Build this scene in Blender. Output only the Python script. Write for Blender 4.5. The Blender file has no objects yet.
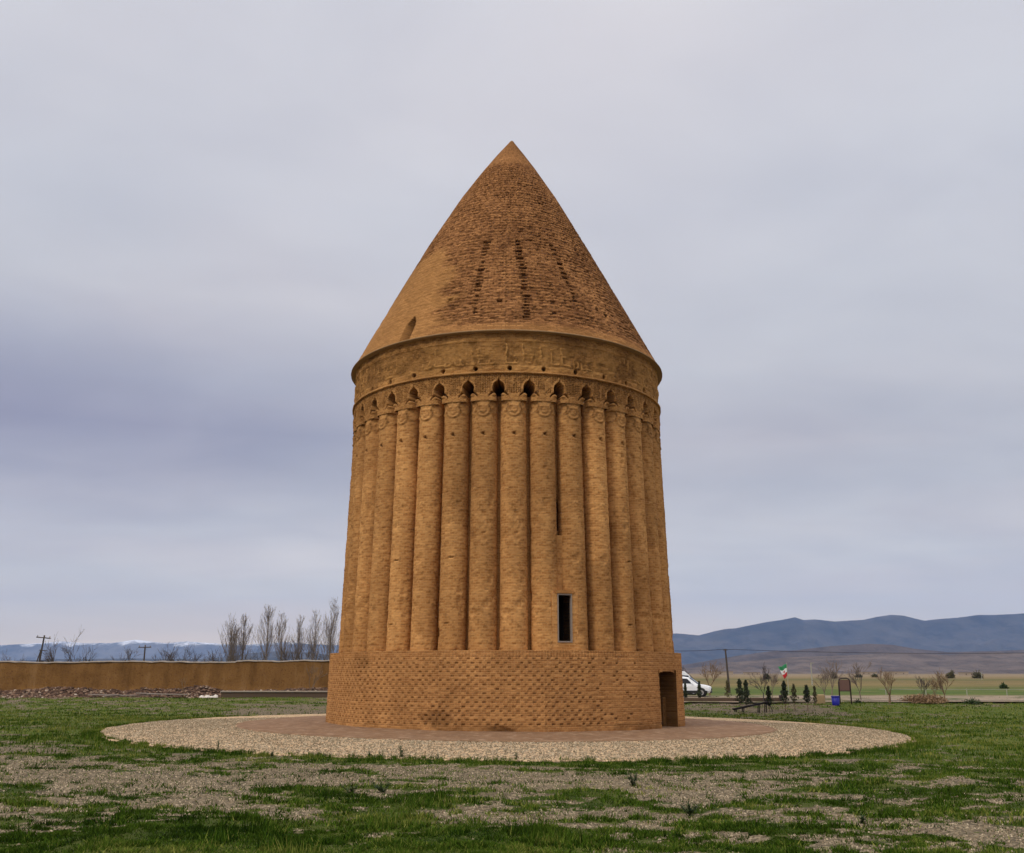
import bpy, math, random
import numpy as np
from mathutils import Vector, Matrix
R_ = math.radians
C = bpy.context.scene.collection
sc = bpy.context.scene

# ------------------------------------------------------------------ camera
F, TH, W, H = 992.3, 0.2433, 1024, 853
CAM = np.array((0.316, -58.09, 2.648))
cd = bpy.data.cameras.new('camera'); cam = bpy.data.objects.new('camera', cd); C.objects.link(cam)
cd.sensor_width = 36; cd.sensor_fit = 'HORIZONTAL'; cd.lens = 36 * F / W
cd.clip_start = 0.1; cd.clip_end = 60000
cam.location = CAM; cam.rotation_euler = (math.pi / 2 + TH, 0, 0)
sc.camera = cam
# ------------------------------------------------------------------ light and exposure
SUN_EL, SUN_AZ = 40, 224          # degrees; azimuth clockwise from +Y (north)
SUN_STRENGTH, SUN_ANGLE = 1.5, 12
SKY_STRENGTH, CLOUD_GAIN, CLOUD_MIX = 0.13, 5.15, 0.95
sc.view_settings.view_transform = 'Standard'
try: sc.view_settings.look = 'None'
except Exception: pass
sc.view_settings.exposure = 0.0; sc.view_settings.gamma = 1.0; sc.view_settings.use_curve_mapping = False
sl = bpy.data.lights.new('sun', 'SUN'); sl.energy = SUN_STRENGTH; sl.angle = R_(SUN_ANGLE); sl.color = (1.0, 0.93, 0.82)
sun = bpy.data.objects.new('sun', sl); C.objects.link(sun)
_d = Vector((math.sin(R_(SUN_AZ)) * math.cos(R_(SUN_EL)), math.cos(R_(SUN_AZ)) * math.cos(R_(SUN_EL)), math.sin(R_(SUN_EL))))
sun.rotation_euler = _d.to_track_quat('Z', 'Y').to_euler()
sc.cycles.use_denoising = True
sc.cycles.max_bounces = 6; sc.cycles.volume_bounces = 0; sc.cycles.transparent_max_bounces = 8
HAZE_DENSITY = 3.8e-5
HAZE_COLOR = (0.26, 0.49, 0.98)

class NT:
    """small node-tree writer"""
    def __init__(s, tree): s.t = tree; tree.nodes.clear()
    def n(s, typ, ins=None, **kw):
        nd = s.t.nodes.new(typ)
        for k, v in kw.items(): setattr(nd, k, v)
        for k, v in (ins or {}).items(): s.put(nd.inputs[k], v)
        return nd
    def put(s, sock, v):
        if isinstance(v, bpy.types.NodeSocket): s.t.links.new(v, sock)
        else:
            if isinstance(v, tuple) and len(v) == 3 and sock.type == 'RGBA': v = (*v, 1)
            sock.default_value = v
    def math(s, op, a, b=None, c=None, clamp=False):
        nd = s.n('ShaderNodeMath', operation=op, use_clamp=clamp); s.put(nd.inputs[0], a)
        if b is not None: s.put(nd.inputs[1], b)
        if c is not None: s.put(nd.inputs[2], c)
        return nd.outputs[0]
    def mix(s, f, a, b, bt='MIX'):
        nd = s.n('ShaderNodeMix', data_type='RGBA', blend_type=bt); s.put(nd.inputs[0], f); s.put(nd.inputs[6], a); s.put(nd.inputs[7], b)
        return nd.outputs[2]
    def noise(s, vec, scale, detail=3, rough=0.55, dist=0.0):
        return s.n('ShaderNodeTexNoise', {'Vector': vec, 'Scale': scale, 'Detail': detail, 'Roughness': rough, 'Distortion': dist}).outputs['Fac']
    def rng(s, v, a, b, c=0.0, d=1.0, smooth=False):
        nd = s.n('ShaderNodeMapRange', {'Value': v, 'From Min': a, 'From Max': b, 'To Min': c, 'To Max': d})
        if smooth: nd.interpolation_type = 'SMOOTHSTEP'
        return nd.outputs[0]
    def ramp(s, f, stops, interp='LINEAR'):
        nd = s.n('ShaderNodeValToRGB', {'Fac': f}); cr = nd.color_ramp; cr.interpolation = interp
        while len(cr.elements) < len(stops): cr.elements.new(0.5)
        for e, (p, c) in zip(cr.elements, stops): e.position = p; e.color = (*c, 1)
        return nd.outputs[0]
    def scale(s, vec, v):
        return s.n('ShaderNodeVectorMath', {0: vec, 1: v}, operation='MULTIPLY').outputs[0]
    def xyz(s, vec):
        nd = s.n('ShaderNodeSeparateXYZ', {0: vec}); return nd.outputs
    def pos(s): return s.n('ShaderNodeNewGeometry').outputs['Position']
    def attr(s, name): return s.n('ShaderNodeAttribute', attribute_name=name).outputs['Fac']

# ------------------------------------------------------------------ world: overcast sky over a Nishita sky
wd = bpy.data.worlds.new('World'); sc.world = wd; wd.use_nodes = True
t = NT(wd.node_tree)
sky = t.n('ShaderNodeTexSky', sky_type='NISHITA', sun_disc=False, sun_elevation=R_(SUN_EL), sun_rotation=R_(SUN_AZ), dust_density=2.0)
gen = t.n('ShaderNodeTexCoord').outputs['Generated']
gx, gy, gz_ = t.xyz(gen)
el = t.math('ARCSINE', gz_)                                     # elevation, rad
# cloud-deck coordinates: horizontal direction over elevation, so the clouds flatten towards the horizon
hor = t.math('ADD', t.math('MAXIMUM', gz_, 0.0), 0.16)
deck = t.n('ShaderNodeCombineXYZ', {0: t.math('DIVIDE', gx, hor), 1: t.math('DIVIDE', gy, hor), 2: 0.0}).outputs[0]
n1 = t.noise(t.scale(deck, (0.55, 0.6, 1)), 0.8, 3, 0.45, 0.5)
n2 = t.noise(t.scale(deck, (1.0, 1.3, 1)), 2.1, 4, 0.5, 0.3)
low = t.noise(t.scale(gen, (3.0, 3.0, 26.0)), 1.6, 4, 0.5, 0.3)
side = t.rng(gx, -0.55, 0.35, 1.0, 0.0, True)                    # darker bank to the left
bank = t.math('MULTIPLY', t.math('SUBTRACT', 1.0, t.math('ABSOLUTE', t.rng(el, 0.09, 0.37, -1.1, 1.1), clamp=True), clamp=True), t.math('ADD', t.math('MULTIPLY', side, 0.75), 0.28))
br = t.math('ADD', t.rng(n1, 0.3, 0.7, -0.11, 0.11), t.rng(n2, 0.3, 0.7, -0.06, 0.06))
fade = t.rng(el, 0.02, 0.12, 0.0, 1.0, True)
br = t.math('MULTIPLY', br, fade)
br = t.math('SUBTRACT', br, t.math('MULTIPLY', bank, 0.46))
br = t.math('ADD', br, t.math('MULTIPLY', t.rng(low, 0.4, 0.7, -0.04, 0.05), t.math('SUBTRACT', 1.0, fade)))
base = t.ramp(t.rng(el, 0.0, 1.5), [(0.0, (1.15, 0.95, 0.70)), (0.02, (0.86, 0.76, 0.62)), (0.06, (0.69, 0.66, 0.605)), (0.12, (0.525, 0.52, 0.515)), (0.30, (0.50, 0.515, 0.545)), (0.43, (0.56, 0.57, 0.595)), (1.0, (2.35, 2.26, 2.14))])
warm = t.mix(t.math('MULTIPLY', side, t.math('MULTIPLY', bank, 0.55)), (1, 1, 1), (0.93, 0.93, 1.06))
cl = t.mix(1.0, base, warm, 'MULTIPLY')
cl = t.mix(t.math('MULTIPLY', t.rng(el, 0.02, 0.13, 1.0, 0.0, True), t.math('ADD', t.math('MULTIPLY', side, .75), .2)), cl, t.mix(1.0, cl, (1.13, 1.06, 0.93), 'MULTIPLY'))
cl = t.mix(1.0, cl, t.n('ShaderNodeCombineColor', {0: t.math('ADD', 1.0, br), 1: t.math('ADD', 1.0, br), 2: t.math('ADD', 1.0, t.math('MULTIPLY', br, 0.8))}).outputs[0], 'MULTIPLY')
cl = t.mix(1.0, cl, (1.02, 1.0, 1.015), 'MULTIPLY')
wb = t.noise(t.scale(deck, (0.5, 0.8, 1)), 1.4, 3, 0.5, 0.4)
cl = t.mix(t.rng(wb, 0.42, 0.66), cl, t.mix(1.0, cl, (1.06, 1.015, 0.995), 'MULTIPLY'))
cl = t.n('ShaderNodeVectorMath', {0: cl, 3: CLOUD_GAIN / 0.53}, operation='SCALE').outputs[0]
fin = t.mix(CLOUD_MIX, sky.outputs[0], cl)
bg = t.n('ShaderNodeBackground', {'Color': fin, 'Strength': SKY_STRENGTH})
t.t.links.new(bg.outputs[0], t.n('ShaderNodeOutputWorld').inputs[0])

# ------------------------------------------------------------------ helpers
rs = np.random.RandomState(7); random.seed(7)
def sstep(a, b, x):
    q = np.clip((np.asarray(x, float) - a) / (b - a), 0, 1); return q * q * (3 - 2 * q)
_lat = rs.rand(512, 512)
def vnoise(x, y):
    x = np.asarray(x, float); y = np.asarray(y, float)
    xi = np.floor(x).astype(int); yi = np.floor(y).astype(int); fx = x - xi; fy = y - yi
    fx = fx * fx * (3 - 2 * fx); fy = fy * fy * (3 - 2 * fy)
    g = lambda i, j: _lat[i % 512, j % 512]
    return (g(xi, yi) * (1 - fx) + g(xi + 1, yi) * fx) * (1 - fy) + (g(xi, yi + 1) * (1 - fx) + g(xi + 1, yi + 1) * fx) * fy
def fbm(x, y, o=4, g=0.5):
    s = 0; a = 1; n = 0
    for k in range(o):
        s = s + a * vnoise(x * 2 ** k + 17.3 * k, y * 2 ** k + 9.1 * k); n += a; a *= g
    return s / n
SL = -0.0078
def gz(x, y):
    """ground height"""
    x = np.asarray(x, float); y = np.asarray(y, float)
    s = sstep(18, 38, y)
    return -0.39 + 0.80 * s + SL * np.clip(x, -22, 22) * (1 - s)
def ray(px, py):
    u = (px - W / 2) / F; v = (H / 2 - py) / F
    return np.array((u, math.cos(TH) - v * math.sin(TH), math.sin(TH) + v * math.cos(TH)))
def gp(px, py):
    """point of the ground seen at a pixel of the photograph"""
    r = ray(px, py); z = -0.3
    for k in range(60):
        s = (z - CAM[2]) / r[2]; p = CAM + r * s; z = 0.6 * z + 0.4 * float(gz(p[0], p[1]))
    return Vector((p[0], p[1], float(gz(p[0], p[1]))))
def at(px, py, D):
    """point D metres ahead of the camera along +Y"""
    r = ray(px, py); p = CAM + r * (D / r[1]); return Vector(p)

def mesh(name, verts, faces, mat=None, parent=None, uv=None, smooth=False, attrs=None, loc=None):
    me = bpy.data.meshes.new(name)
    verts = np.asarray(verts, np.float32)
    if isinstance(faces, np.ndarray):
        k = faces.shape[1]; nf = len(faces)
        me.vertices.add(len(verts)); me.vertices.foreach_set('co', verts.ravel())
        me.loops.add(nf * k); me.loops.foreach_set('vertex_index', faces.ravel().astype(np.int32))
        me.polygons.add(nf); me.polygons.foreach_set('loop_start', np.arange(0, nf * k, k, dtype=np.int32))
        me.update(calc_edges=True)
    else:
        me.from_pydata([tuple(map(float, v)) for v in verts], [], faces); me.update()
    if uv is not None:
        uv = np.asarray(uv, np.float32); lay = me.uv_layers.new(name='UVMap')
        if len(uv) == len(me.loops): lay.data.foreach_set('uv', uv.ravel())
        else:
            li = np.empty(len(me.loops), np.int32); me.loops.foreach_get('vertex_index', li)
            lay.data.foreach_set('uv', uv[li].ravel())
    for k_, v_ in (attrs or {}).items():
        a = me.attributes.new(k_, 'FLOAT', 'POINT'); a.data.foreach_set('value', np.asarray(v_, np.float32).ravel())
    if smooth: me.polygons.foreach_set('use_smooth', np.ones(len(me.polygons), bool))
    me.validate()
    if mat: me.materials.append(mat)
    o = bpy.data.objects.new(name, me); C.objects.link(o)
    if parent: o.parent = parent
    if loc is not None: o.location = loc
    return o
def gridfaces(nu, nv, wrap=False):
    """quads of an nu x nv vertex grid (index = i*nv + j); wrap closes u"""
    i = np.arange(nu if wrap else nu - 1); j = np.arange(nv - 1)
    I, J = np.meshgrid(i, j, indexing='ij'); I2 = (I + 1) % nu
    return np.stack([I * nv + J, I2 * nv + J, I2 * nv + J + 1, I * nv + J + 1], -1).reshape(-1, 4)
def tag(o, label=None, cat=None, group=None, kind=None):
    if label: o['label'] = label
    if cat: o['category'] = cat
    if group: o['group'] = group
    if kind: o['kind'] = kind
    return o
def empty(name, loc, rz=0, label=None, cat=None, group=None, kind=None):
    o = bpy.data.objects.new(name, None); C.objects.link(o); o.location = loc; o.rotation_euler = (0, 0, rz); o.empty_display_size = 0.3
    return tag(o, label, cat, group, kind)
class MB:
    """collects boxes, tubes and quads into one mesh"""
    def __init__(s): s.v = []; s.f = []
    def add(s, v, f):
        b = len(s.v); s.v += [tuple(map(float, p)) for p in v]; s.f += [tuple(b + i for i in q) for q in f]; return s
    def box(s, c, d, rz=0, rx=0, ry=0, bev=0.0):
        x, y, z = d[0] / 2, d[1] / 2, d[2] / 2
        M = Matrix.Translation(c) @ Matrix.Rotation(rz, 4, 'Z') @ Matrix.Rotation(ry, 4, 'Y') @ Matrix.Rotation(rx, 4, 'X')
        b = min(bev, x * .9, y * .9, z * .9)
        if b <= 0:
            P = [(-x, -y, -z), (x, -y, -z), (x, y, -z), (-x, y, -z), (-x, -y, z), (x, -y, z), (x, y, z), (-x, y, z)]
            return s.add([M @ Vector(p) for p in P], [(0, 3, 2, 1), (4, 5, 6, 7), (0, 1, 5, 4), (1, 2, 6, 5), (2, 3, 7, 6), (3, 0, 4, 7)])
        def ringv(zz, i): return [(-x + i, -y, zz), (x - i, -y, zz), (x, -y + i, zz), (x, y - i, zz), (x - i, y, zz), (-x + i, y, zz), (-x, y - i, zz), (-x, -y + i, zz)]
        def sm(zz): return [(-x + b, -y + b, zz), (x - b, -y + b, zz), (x - b, -y + b, zz), (x - b, y - b, zz), (x - b, y - b, zz), (-x + b, y - b, zz), (-x + b, y - b, zz), (-x + b, -y + b, zz)]
        L = [sm(-z), ringv(-z + b, b), ringv(z - b, b), sm(z)]
        P = [M @ Vector(p) for l in L for p in l]
        f = [(k * 8 + i, k * 8 + (i + 1) % 8, (k + 1) * 8 + (i + 1) % 8, (k + 1) * 8 + i) for k in range(3) for i in range(8)]
        f += [(7, 6, 5, 4, 3, 2, 1, 0), tuple(range(24, 32))]
        return s.add(P, f)
    def tube(s, pts, rad, n=8, cap=True):
        pts = [Vector(p) for p in pts]; rr = rad if isinstance(rad, (list, tuple)) else [rad] * len(pts)
        b = []; 
        for i, p in enumerate(pts):
            d = (pts[min(i + 1, len(pts) - 1)] - pts[max(i - 1, 0)]).normalized()
            a = d.cross(Vector((0, 0, 1)) if abs(d.z) < .9 else Vector((1, 0, 0))).normalized(); c = d.cross(a)
            b += [p + (a * math.cos(2 * math.pi * k / n) + c * math.sin(2 * math.pi * k / n)) * rr[i] for k in range(n)]
        f = [(i * n + k, i * n + (k + 1) % n, (i + 1) * n + (k + 1) % n, (i + 1) * n + k) for i in range(len(pts) - 1) for k in range(n)]
        if cap: f += [tuple(range(n - 1, -1, -1)), tuple(range((len(pts) - 1) * n, len(pts) * n))]
        return s.add(b, f)
    def lathe(s, prof, n=24, c=(0, 0, 0)):
        b = [(c[0] + r * math.cos(2 * math.pi * k / n), c[1] + r * math.sin(2 * math.pi * k / n), c[2] + z) for r, z in prof for k in range(n)]
        f = [(i * n + k, i * n + (k + 1) % n, (i + 1) * n + (k + 1) % n, (i + 1) * n + k) for i in range(len(prof) - 1) for k in range(n)]
        return s.add(b, f)
    def build(s, name, mat, parent=None, smooth=False, loc=None):
        return mesh(name, s.v, s.f, mat, parent, smooth=smooth, loc=loc)

# ------------------------------------------------------------------ materials
def new_mat(name):
    m = bpy.data.materials.new(name); m.use_nodes = True; return m, NT(m.node_tree)
def finish(t, col, rough=0.9, bump=None, bstr=0.5, bdist=0.02, metal=0.0, spec=0.3, extra=None):
    p = t.n('ShaderNodeBsdfPrincipled', {'Base Color': col, 'Roughness': rough, 'Metallic': metal, 'Specular IOR Level': spec})
    if bump is not None:
        t.t.links.new(t.n('ShaderNodeBump', {'Height': bump, 'Strength': bstr, 'Distance': bdist}).outputs[0], p.inputs['Normal'])
    t.t.links.new(p.outputs[0], t.n('ShaderNodeOutputMaterial').inputs[0]); return p
def plain(name, col, rough=0.7, var=0.12, scale=6, metal=0.0, spec=0.4):
    m, t = new_mat(name); n = t.noise(t.n('ShaderNodeTexCoord').outputs['Object'], scale, 4, 0.6)
    c = t.mix(n, tuple(x * (1 - var) for x in col), tuple(min(1, x * (1 + var)) for x in col))
    finish(t, c, rough, n, 0.15, 0.01, metal, spec); return m
def brick_mat(name, lo, hi, mortar, bw=0.26, bh=0.085, ms=0.013, use_hole=False, use_patch=False, obj_tint=False, speck=0.35, bump=0.8, weather=0.35, bond='run', vertical=False):
    m, t = new_mat(name)
    uv = t.n('ShaderNodeTexCoord').outputs['UV']; P = t.pos()
    wob = t.n('ShaderNodeTexNoise', {'Vector': P, 'Scale': 0.9, 'Detail': 2.0}).outputs['Color']
    uvw = t.n('ShaderNodeVectorMath', {0: t.scale(wob, (0.05, 0.05, 0)), 1: uv}, operation='ADD').outputs[0]
    bk = t.n('ShaderNodeTexBrick', {'Vector': uvw, 'Color1': (0, 0, 0), 'Color2': (1, 1, 1), 'Mortar': (0.5, 0.5, 0.5), 'Scale': 1.0, 'Mortar Size': ms, 'Mortar Smooth': 0.25, 'Bias': 0.0, 'Brick Width': bw, 'Row Height': bh}, offset=0.5)
    c = t.mix(t.rng(bk.outputs['Color'], 0, 1), lo, hi)
    c = t.mix(t.math('MULTIPLY', bk.outputs['Fac'], 0.6), c, mortar)
    # grain a few centimetres across, then large weathering
    g = t.noise(P, 7.0, 4, 0.65); g2 = t.noise(t.scale(P, (1, 1, 1.6)), 2.6, 4, 0.6); big = t.noise(t.scale(P, (1, 1, 0.45)), 0.42, 5, 0.6, 0.4)
    dk = t.math('MULTIPLY', t.rng(g, 0.40, 0.30), speck)
    c = t.mix(dk, c, tuple(x * 0.42 for x in lo))
    lt = t.math('MULTIPLY', t.rng(g2, 0.55, 0.72), speck * 0.8)
    c = t.mix(lt, c, tuple(min(1, x * 1.22) for x in hi))
    wv = t.n('ShaderNodeCombineColor', {0: t.rng(big, 0.3, 0.7, 1 - weather, 1 + weather * .55), 1: t.rng(big, 0.3, 0.7, 1 - weather * 1.1, 1 + weather * .55), 2: t.rng(big, 0.3, 0.7, 1 - weather * 1.15, 1 + weather * .5)}).outputs[0]
    c = t.mix(1.0, c, wv, 'MULTIPLY')
    hgt = t.math('SUBTRACT', t.math('MULTIPLY', g, 0.6), bk.outputs['Fac'])
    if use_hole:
        c = t.mix(t.math('MULTIPLY', t.attr('hole'), 0.9), c, tuple(x * 0.26 for x in lo))  # darkens colour: painted shade inside openings, also darker bricks, joints and dirt
    if use_patch:
        pc = t.mix(t.noise(P, 3.0, 4, 0.6), (0.37, 0.185, 0.055), (0.55, 0.295, 0.098))
        c = t.mix(t.math('MULTIPLY', t.attr('patch'), 0.6), c, pc)
    if obj_tint:
        oc = t.n('ShaderNodeObjectInfo'); r, g_, b = [t.n('ShaderNodeSeparateColor', {0: oc.outputs['Color']}).outputs[i] for i in range(3)]
        z = t.math('ADD', t.xyz(P)[2], t.rng(big, 0, 1, -1.2, 1.2))
        low = t.rng(t.math('SUBTRACT', z, t.math('MULTIPLY', b, 20.0)), -0.25, 0.25, 1.0, 0.0)     # newer or older brickwork below a line
        tint = t.math('ADD', r, t.math('MULTIPLY', low, t.math('SUBTRACT', g_, r)))
        tc = t.n('ShaderNodeCombineColor', {0: tint, 1: tint, 2: tint}).outputs[0]
        c = t.mix(1.0, c, tc, 'MULTIPLY')
    finish(t, c, 0.97, hgt, bump, 0.02, 0, 0.04)
    return m
LO, HI, MO = (0.37, 0.172, 0.056), (0.57, 0.300, 0.108), (0.52, 0.288, 0.115)
M = {}
M['plinth'] = brick_mat('plinth_brick', (0.33, 0.148, 0.052), (0.50, 0.250, 0.092), (0.56, 0.315, 0.130), use_hole=True, bh=0.1, bw=0.28, speck=0.3, weather=0.25)
M['column'] = brick_mat('column_brick', LO, HI, MO, obj_tint=True, use_hole=True, bw=0.26, bh=0.125, ms=0.016, speck=0.42, weather=0.30, bump=0.5)
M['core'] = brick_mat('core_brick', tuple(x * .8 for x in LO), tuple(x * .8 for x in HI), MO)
M['passage'] = brick_mat('shaded_passage_brick', tuple(x * .32 for x in LO), tuple(x * .36 for x in HI), tuple(x * .3 for x in MO))  # brick colour scaled down to paint in the shade of the unlit passage
M['band'] = brick_mat('band_brick', (0.27, 0.115, 0.034), (0.50, 0.255, 0.085), MO, use_hole=True, bw=0.16, bh=0.07)
M['frieze'] = brick_mat('frieze_brick', (0.28, 0.128, 0.038), (0.50, 0.256, 0.084), MO, use_hole=True, use_patch=True, weather=0.4)
M['roof'] = brick_mat('roof_brick', (0.18, 0.078, 0.031), (0.43, 0.208, 0.079), (0.17, 0.075, 0.030), use_hole=True, use_patch=True, bw=0.26, bh=0.13, ms=0.02, speck=0.75, bump=1.0, weather=0.3)
M['dark'] = plain('dark_void_shade', (0.05, 0.03, 0.018), 0.95)  # near-black colour stands in for the shade inside slits and window
M['rim'] = plain('rim_mortar', (0.27, 0.17, 0.085), 0.95, spec=.05)
M['steel'] = plain('grey_painted_steel', (0.26, 0.215, 0.18), 0.7, metal=0.0, spec=.1)
M['black_metal'] = plain('dark_metal', (0.022, 0.018, 0.018), 0.8, spec=.05)
M['brown_metal'] = plain('brown_metal', (0.05, 0.028, 0.025), 0.55)
M['sign_panel'] = plain('sign_panel_brown', (0.16, 0.085, 0.065), 0.6)
M['blue'] = plain('blue_plastic', (0.012, 0.016, 0.30), 0.45)
M['white_paint'] = plain('white_car_paint', (0.78, 0.80, 0.82), 0.25, 0.03, spec=0.6)
M['glass'] = plain('dark_car_glass', (0.03, 0.035, 0.045), 0.08, spec=0.8)
M['tyre'] = plain('black_rubber', (0.02, 0.02, 0.02), 0.85)
M['alloy'] = plain('alloy_rim', (0.5, 0.5, 0.52), 0.35, metal=0.6)
M['lamp'] = plain('clear_lamp', (0.75, 0.77, 0.8), 0.1, spec=0.8)
M['bark_grey'] = plain('grey_bark', (0.20, 0.155, 0.125), 0.9)
M['bark_dark'] = plain('dark_bark', (0.085, 0.066, 0.062), 0.9)
M['bark_tan'] = plain('tan_twigs', (0.20, 0.13, 0.075), 0.9)
M['wood_pole'] = plain('weathered_wood', (0.07, 0.055, 0.048), 0.85)
M['concrete'] = plain('pale_concrete', (0.30, 0.25, 0.20), 0.9)
M['kerbdark'] = plain('brown_brick_kerb', (0.10, 0.065, 0.042), 0.9)
M['stone_tan'] = plain('tan_stone', (0.40, 0.28, 0.14), 0.9)
M['white_stone'] = plain('white_stone', (0.55, 0.50, 0.44), 0.9)
m, t = new_mat('brown_rubble'); finish(t, t.ramp(t.attr('tone'), [(0, (0.05, 0.028, 0.018)), (.35, (0.12, 0.065, 0.04)), (.7, (0.24, 0.165, 0.11)), (1, (0.42, 0.36, 0.29))]), .95); M['rubble'] = m
M['bank'] = plain('bank_soil', (0.085, 0.048, 0.030), 0.95, 0.5, 0.8)
M['plank'] = plain('grey_plank', (0.22, 0.18, 0.15), 0.85)
M['cypress'] = plain('cypress_leaves', (0.032, 0.042, 0.018), 0.8, 0.35, 3)
M['bush'] = plain('dry_bush_leaves', (0.085, 0.075, 0.03), 0.8, 0.35, 3)
M['straw'] = plain('dry_straw', (0.27, 0.175, 0.095), 0.9, 0.35, 3)
M['weed'] = plain('weed_leaves', (0.035, 0.060, 0.014), 0.75, 0.35, 9)
M['flag_green'] = plain('flag_green', (0.03, 0.22, 0.09), 0.8, 0.03)
M['flag_white'] = plain('flag_white', (0.78, 0.78, 0.78), 0.8, 0.03)
M['flag_red'] = plain('flag_red', (0.55, 0.03, 0.04), 0.8, 0.03)
M['farm'] = plain('farm_mud', (0.36, 0.29, 0.21), 0.9)
M['rail'] = plain('pale_rail_paint', (0.33, 0.32, 0.26), 0.7)

# mud wall
m, t = new_mat('mud_plaster'); P = t.pos()
n = t.noise(P, 1.3, 5, 0.65); nb = t.noise(P, 6.0, 4, 0.7); x_, y_, z_ = t.xyz(P)
c = t.mix(n, (0.155, 0.078, 0.026), (0.245, 0.130, 0.046)); c = t.mix(t.rng(nb, 0.45, 0.3), c, (0.10, 0.045, 0.018))
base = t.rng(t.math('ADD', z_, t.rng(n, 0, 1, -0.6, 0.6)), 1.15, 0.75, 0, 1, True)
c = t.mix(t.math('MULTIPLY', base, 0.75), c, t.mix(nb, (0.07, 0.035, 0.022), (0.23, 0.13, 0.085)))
st = t.noise(t.scale(P, (.9, .9, .12)), 1.0, 5, .7); c = t.mix(t.rng(st, .52, .70, 0, .55), c, (0.085, 0.042, 0.016)); c = t.mix(t.rng(st, .46, .32, 0, .5), c, (0.30, 0.175, 0.075))
finish(t, c, 0.95, nb, 0.8, 0.06, spec=.05); M['mud'] = m

# ground: soil / pebble gravel / turf by the 'grass' attribute, fields further out by distance
m, t = new_mat('ground_mix'); P = t.pos(); x_, y_, z_ = t.xyz(P)
g = t.attr('grass')
vor = t.n('ShaderNodeTexVoronoi', {'Vector': P, 'Scale': 11.0}); vc = t.n('ShaderNodeSeparateColor', {0: vor.outputs['Color']}).outputs[0]
nf = t.noise(P, 5.0, 5, 0.7); nm = t.noise(P, 0.5, 4, 0.6)
grav = t.mix(vc, (0.10, 0.082, 0.050), (0.31, 0.25, 0.165)); grav = t.mix(t.rng(vor.outputs['Distance'], 0.35, 0.6), grav, (0.075, 0.06, 0.038))
grav = t.mix(t.rng(nm, 0.35, 0.65, 0, 0.4), grav, (0.15, 0.115, 0.075))
turf = t.mix(nf, t.mix(t.rng(y_, -26, -10), (0.014, 0.026, 0.003), (0.035, 0.055, 0.008)), t.mix(t.rng(y_, -26, -10), (0.050, 0.070, 0.012), (0.10, 0.13, 0.022))); turf = t.mix(t.rng(nm, 0.4, 0.65, 0, 0.7), turf, (0.10, 0.105, 0.025))
gf = t.math('ADD', g, t.rng(nf, 0.3, 0.7, -0.22, 0.22))
near = t.mix(t.rng(gf, 0.38, 0.58), grav, turf)
# far fields: strips parallel to the road
wv = t.math('ADD', y_, t.math('MULTIPLY', t.math('SUBTRACT', t.noise(t.scale(P, (0.012, 0.05, 0)), 1.0, 3, 0.6), 0.5), t.math('MULTIPLY', y_, 0.5)))
lg = t.math('LOGARITHM', t.math('MAXIMUM', wv, 1.0), 10.0)         # 40 m -> 1.6, 100 -> 2, 1000 -> 3
far = t.ramp(t.rng(lg, 1.6, 3.8), [(0.0, (0.12, 0.105, 0.045)), (0.05, (0.085, 0.12, 0.026)), (0.12, (0.055, 0.10, 0.016)), (0.2, (0.11, 0.115, 0.035)), (0.25, (0.19, 0.14, 0.058)), (0.34, (0.14, 0.11, 0.045)), (0.40, (0.10, 0.10, 0.036)), (0.46, (0.20, 0.145, 0.075)), (0.56, (0.24, 0.18, 0.115)), (1.0, (0.17, 0.125, 0.09))])
fn = t.noise(t.scale(P, (0.03, 0.12, 0)), 1.0, 4, 0.65)
far = t.mix(t.rng(fn, 0.4, 0.7, 0, 0.4), far, (0.17, 0.13, 0.06))
far = t.mix(t.rng(fn, 0.45, 0.3, 0, 0.35), far, (0.05, 0.07, 0.02))
fn2 = t.noise(t.n('ShaderNodeCombineXYZ', {0: t.math('MULTIPLY', x_, 0.13), 1: t.math('MULTIPLY', lg, 11.0)}).outputs[0], 1.0, 5, 0.7)
far = t.mix(t.rng(fn2, 0.52, 0.66, 0, 0.6), far, (0.20, 0.15, 0.07)); far = t.mix(t.rng(fn2, 0.48, 0.34, 0, 0.6), far, (0.04, 0.055, 0.018))
c = t.mix(t.rng(y_, 38, 44, 0, 1, True), near, far)
finish(t, c, 0.95, t.math('ADD', t.math('MULTIPLY', vor.outputs['Distance'], -1.0), nf), 0.6, 0.04, 0, 0.1); M['ground'] = m

m, t = new_mat('apron_gravel'); P = t.pos()
vor = t.n('ShaderNodeTexVoronoi', {'Vector': P, 'Scale': 7.5}); vc = t.n('ShaderNodeSeparateColor', {0: vor.outputs['Color']}).outputs[0]
nf = t.noise(P, 9.0, 5, 0.7); nm = t.noise(P, 0.35, 4, 0.6)
c = t.mix(vc, (0.40, 0.27, 0.145), (0.74, 0.55, 0.34)); c = t.mix(t.rng(vor.outputs['Distance'], 0.4, 0.7), c, (0.22, 0.155, 0.10)); c = t.mix(t.rng(nm, 0.4, 0.7, 0, 0.5), c, (0.46, 0.32, 0.19))
finish(t, c, 0.95, t.math('MULTIPLY', vor.outputs['Distance'], -1.0), 0.8, 0.05, 0, 0.1); M['apron'] = m
m, t = new_mat('paving_brick'); P = t.pos()
bk = t.n('ShaderNodeTexBrick', {'Vector': P, 'Color1': (0.13, 0.068, 0.033), 'Color2': (0.24, 0.132, 0.068), 'Mortar': (0.19, 0.12, 0.07), 'Scale': 1.0, 'Mortar Size': 0.012, 'Brick Width': 0.3, 'Row Height': 0.15})
nm = t.noise(P, 0.5, 5, 0.65); nf = t.noise(P, 8, 4, 0.7)
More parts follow.
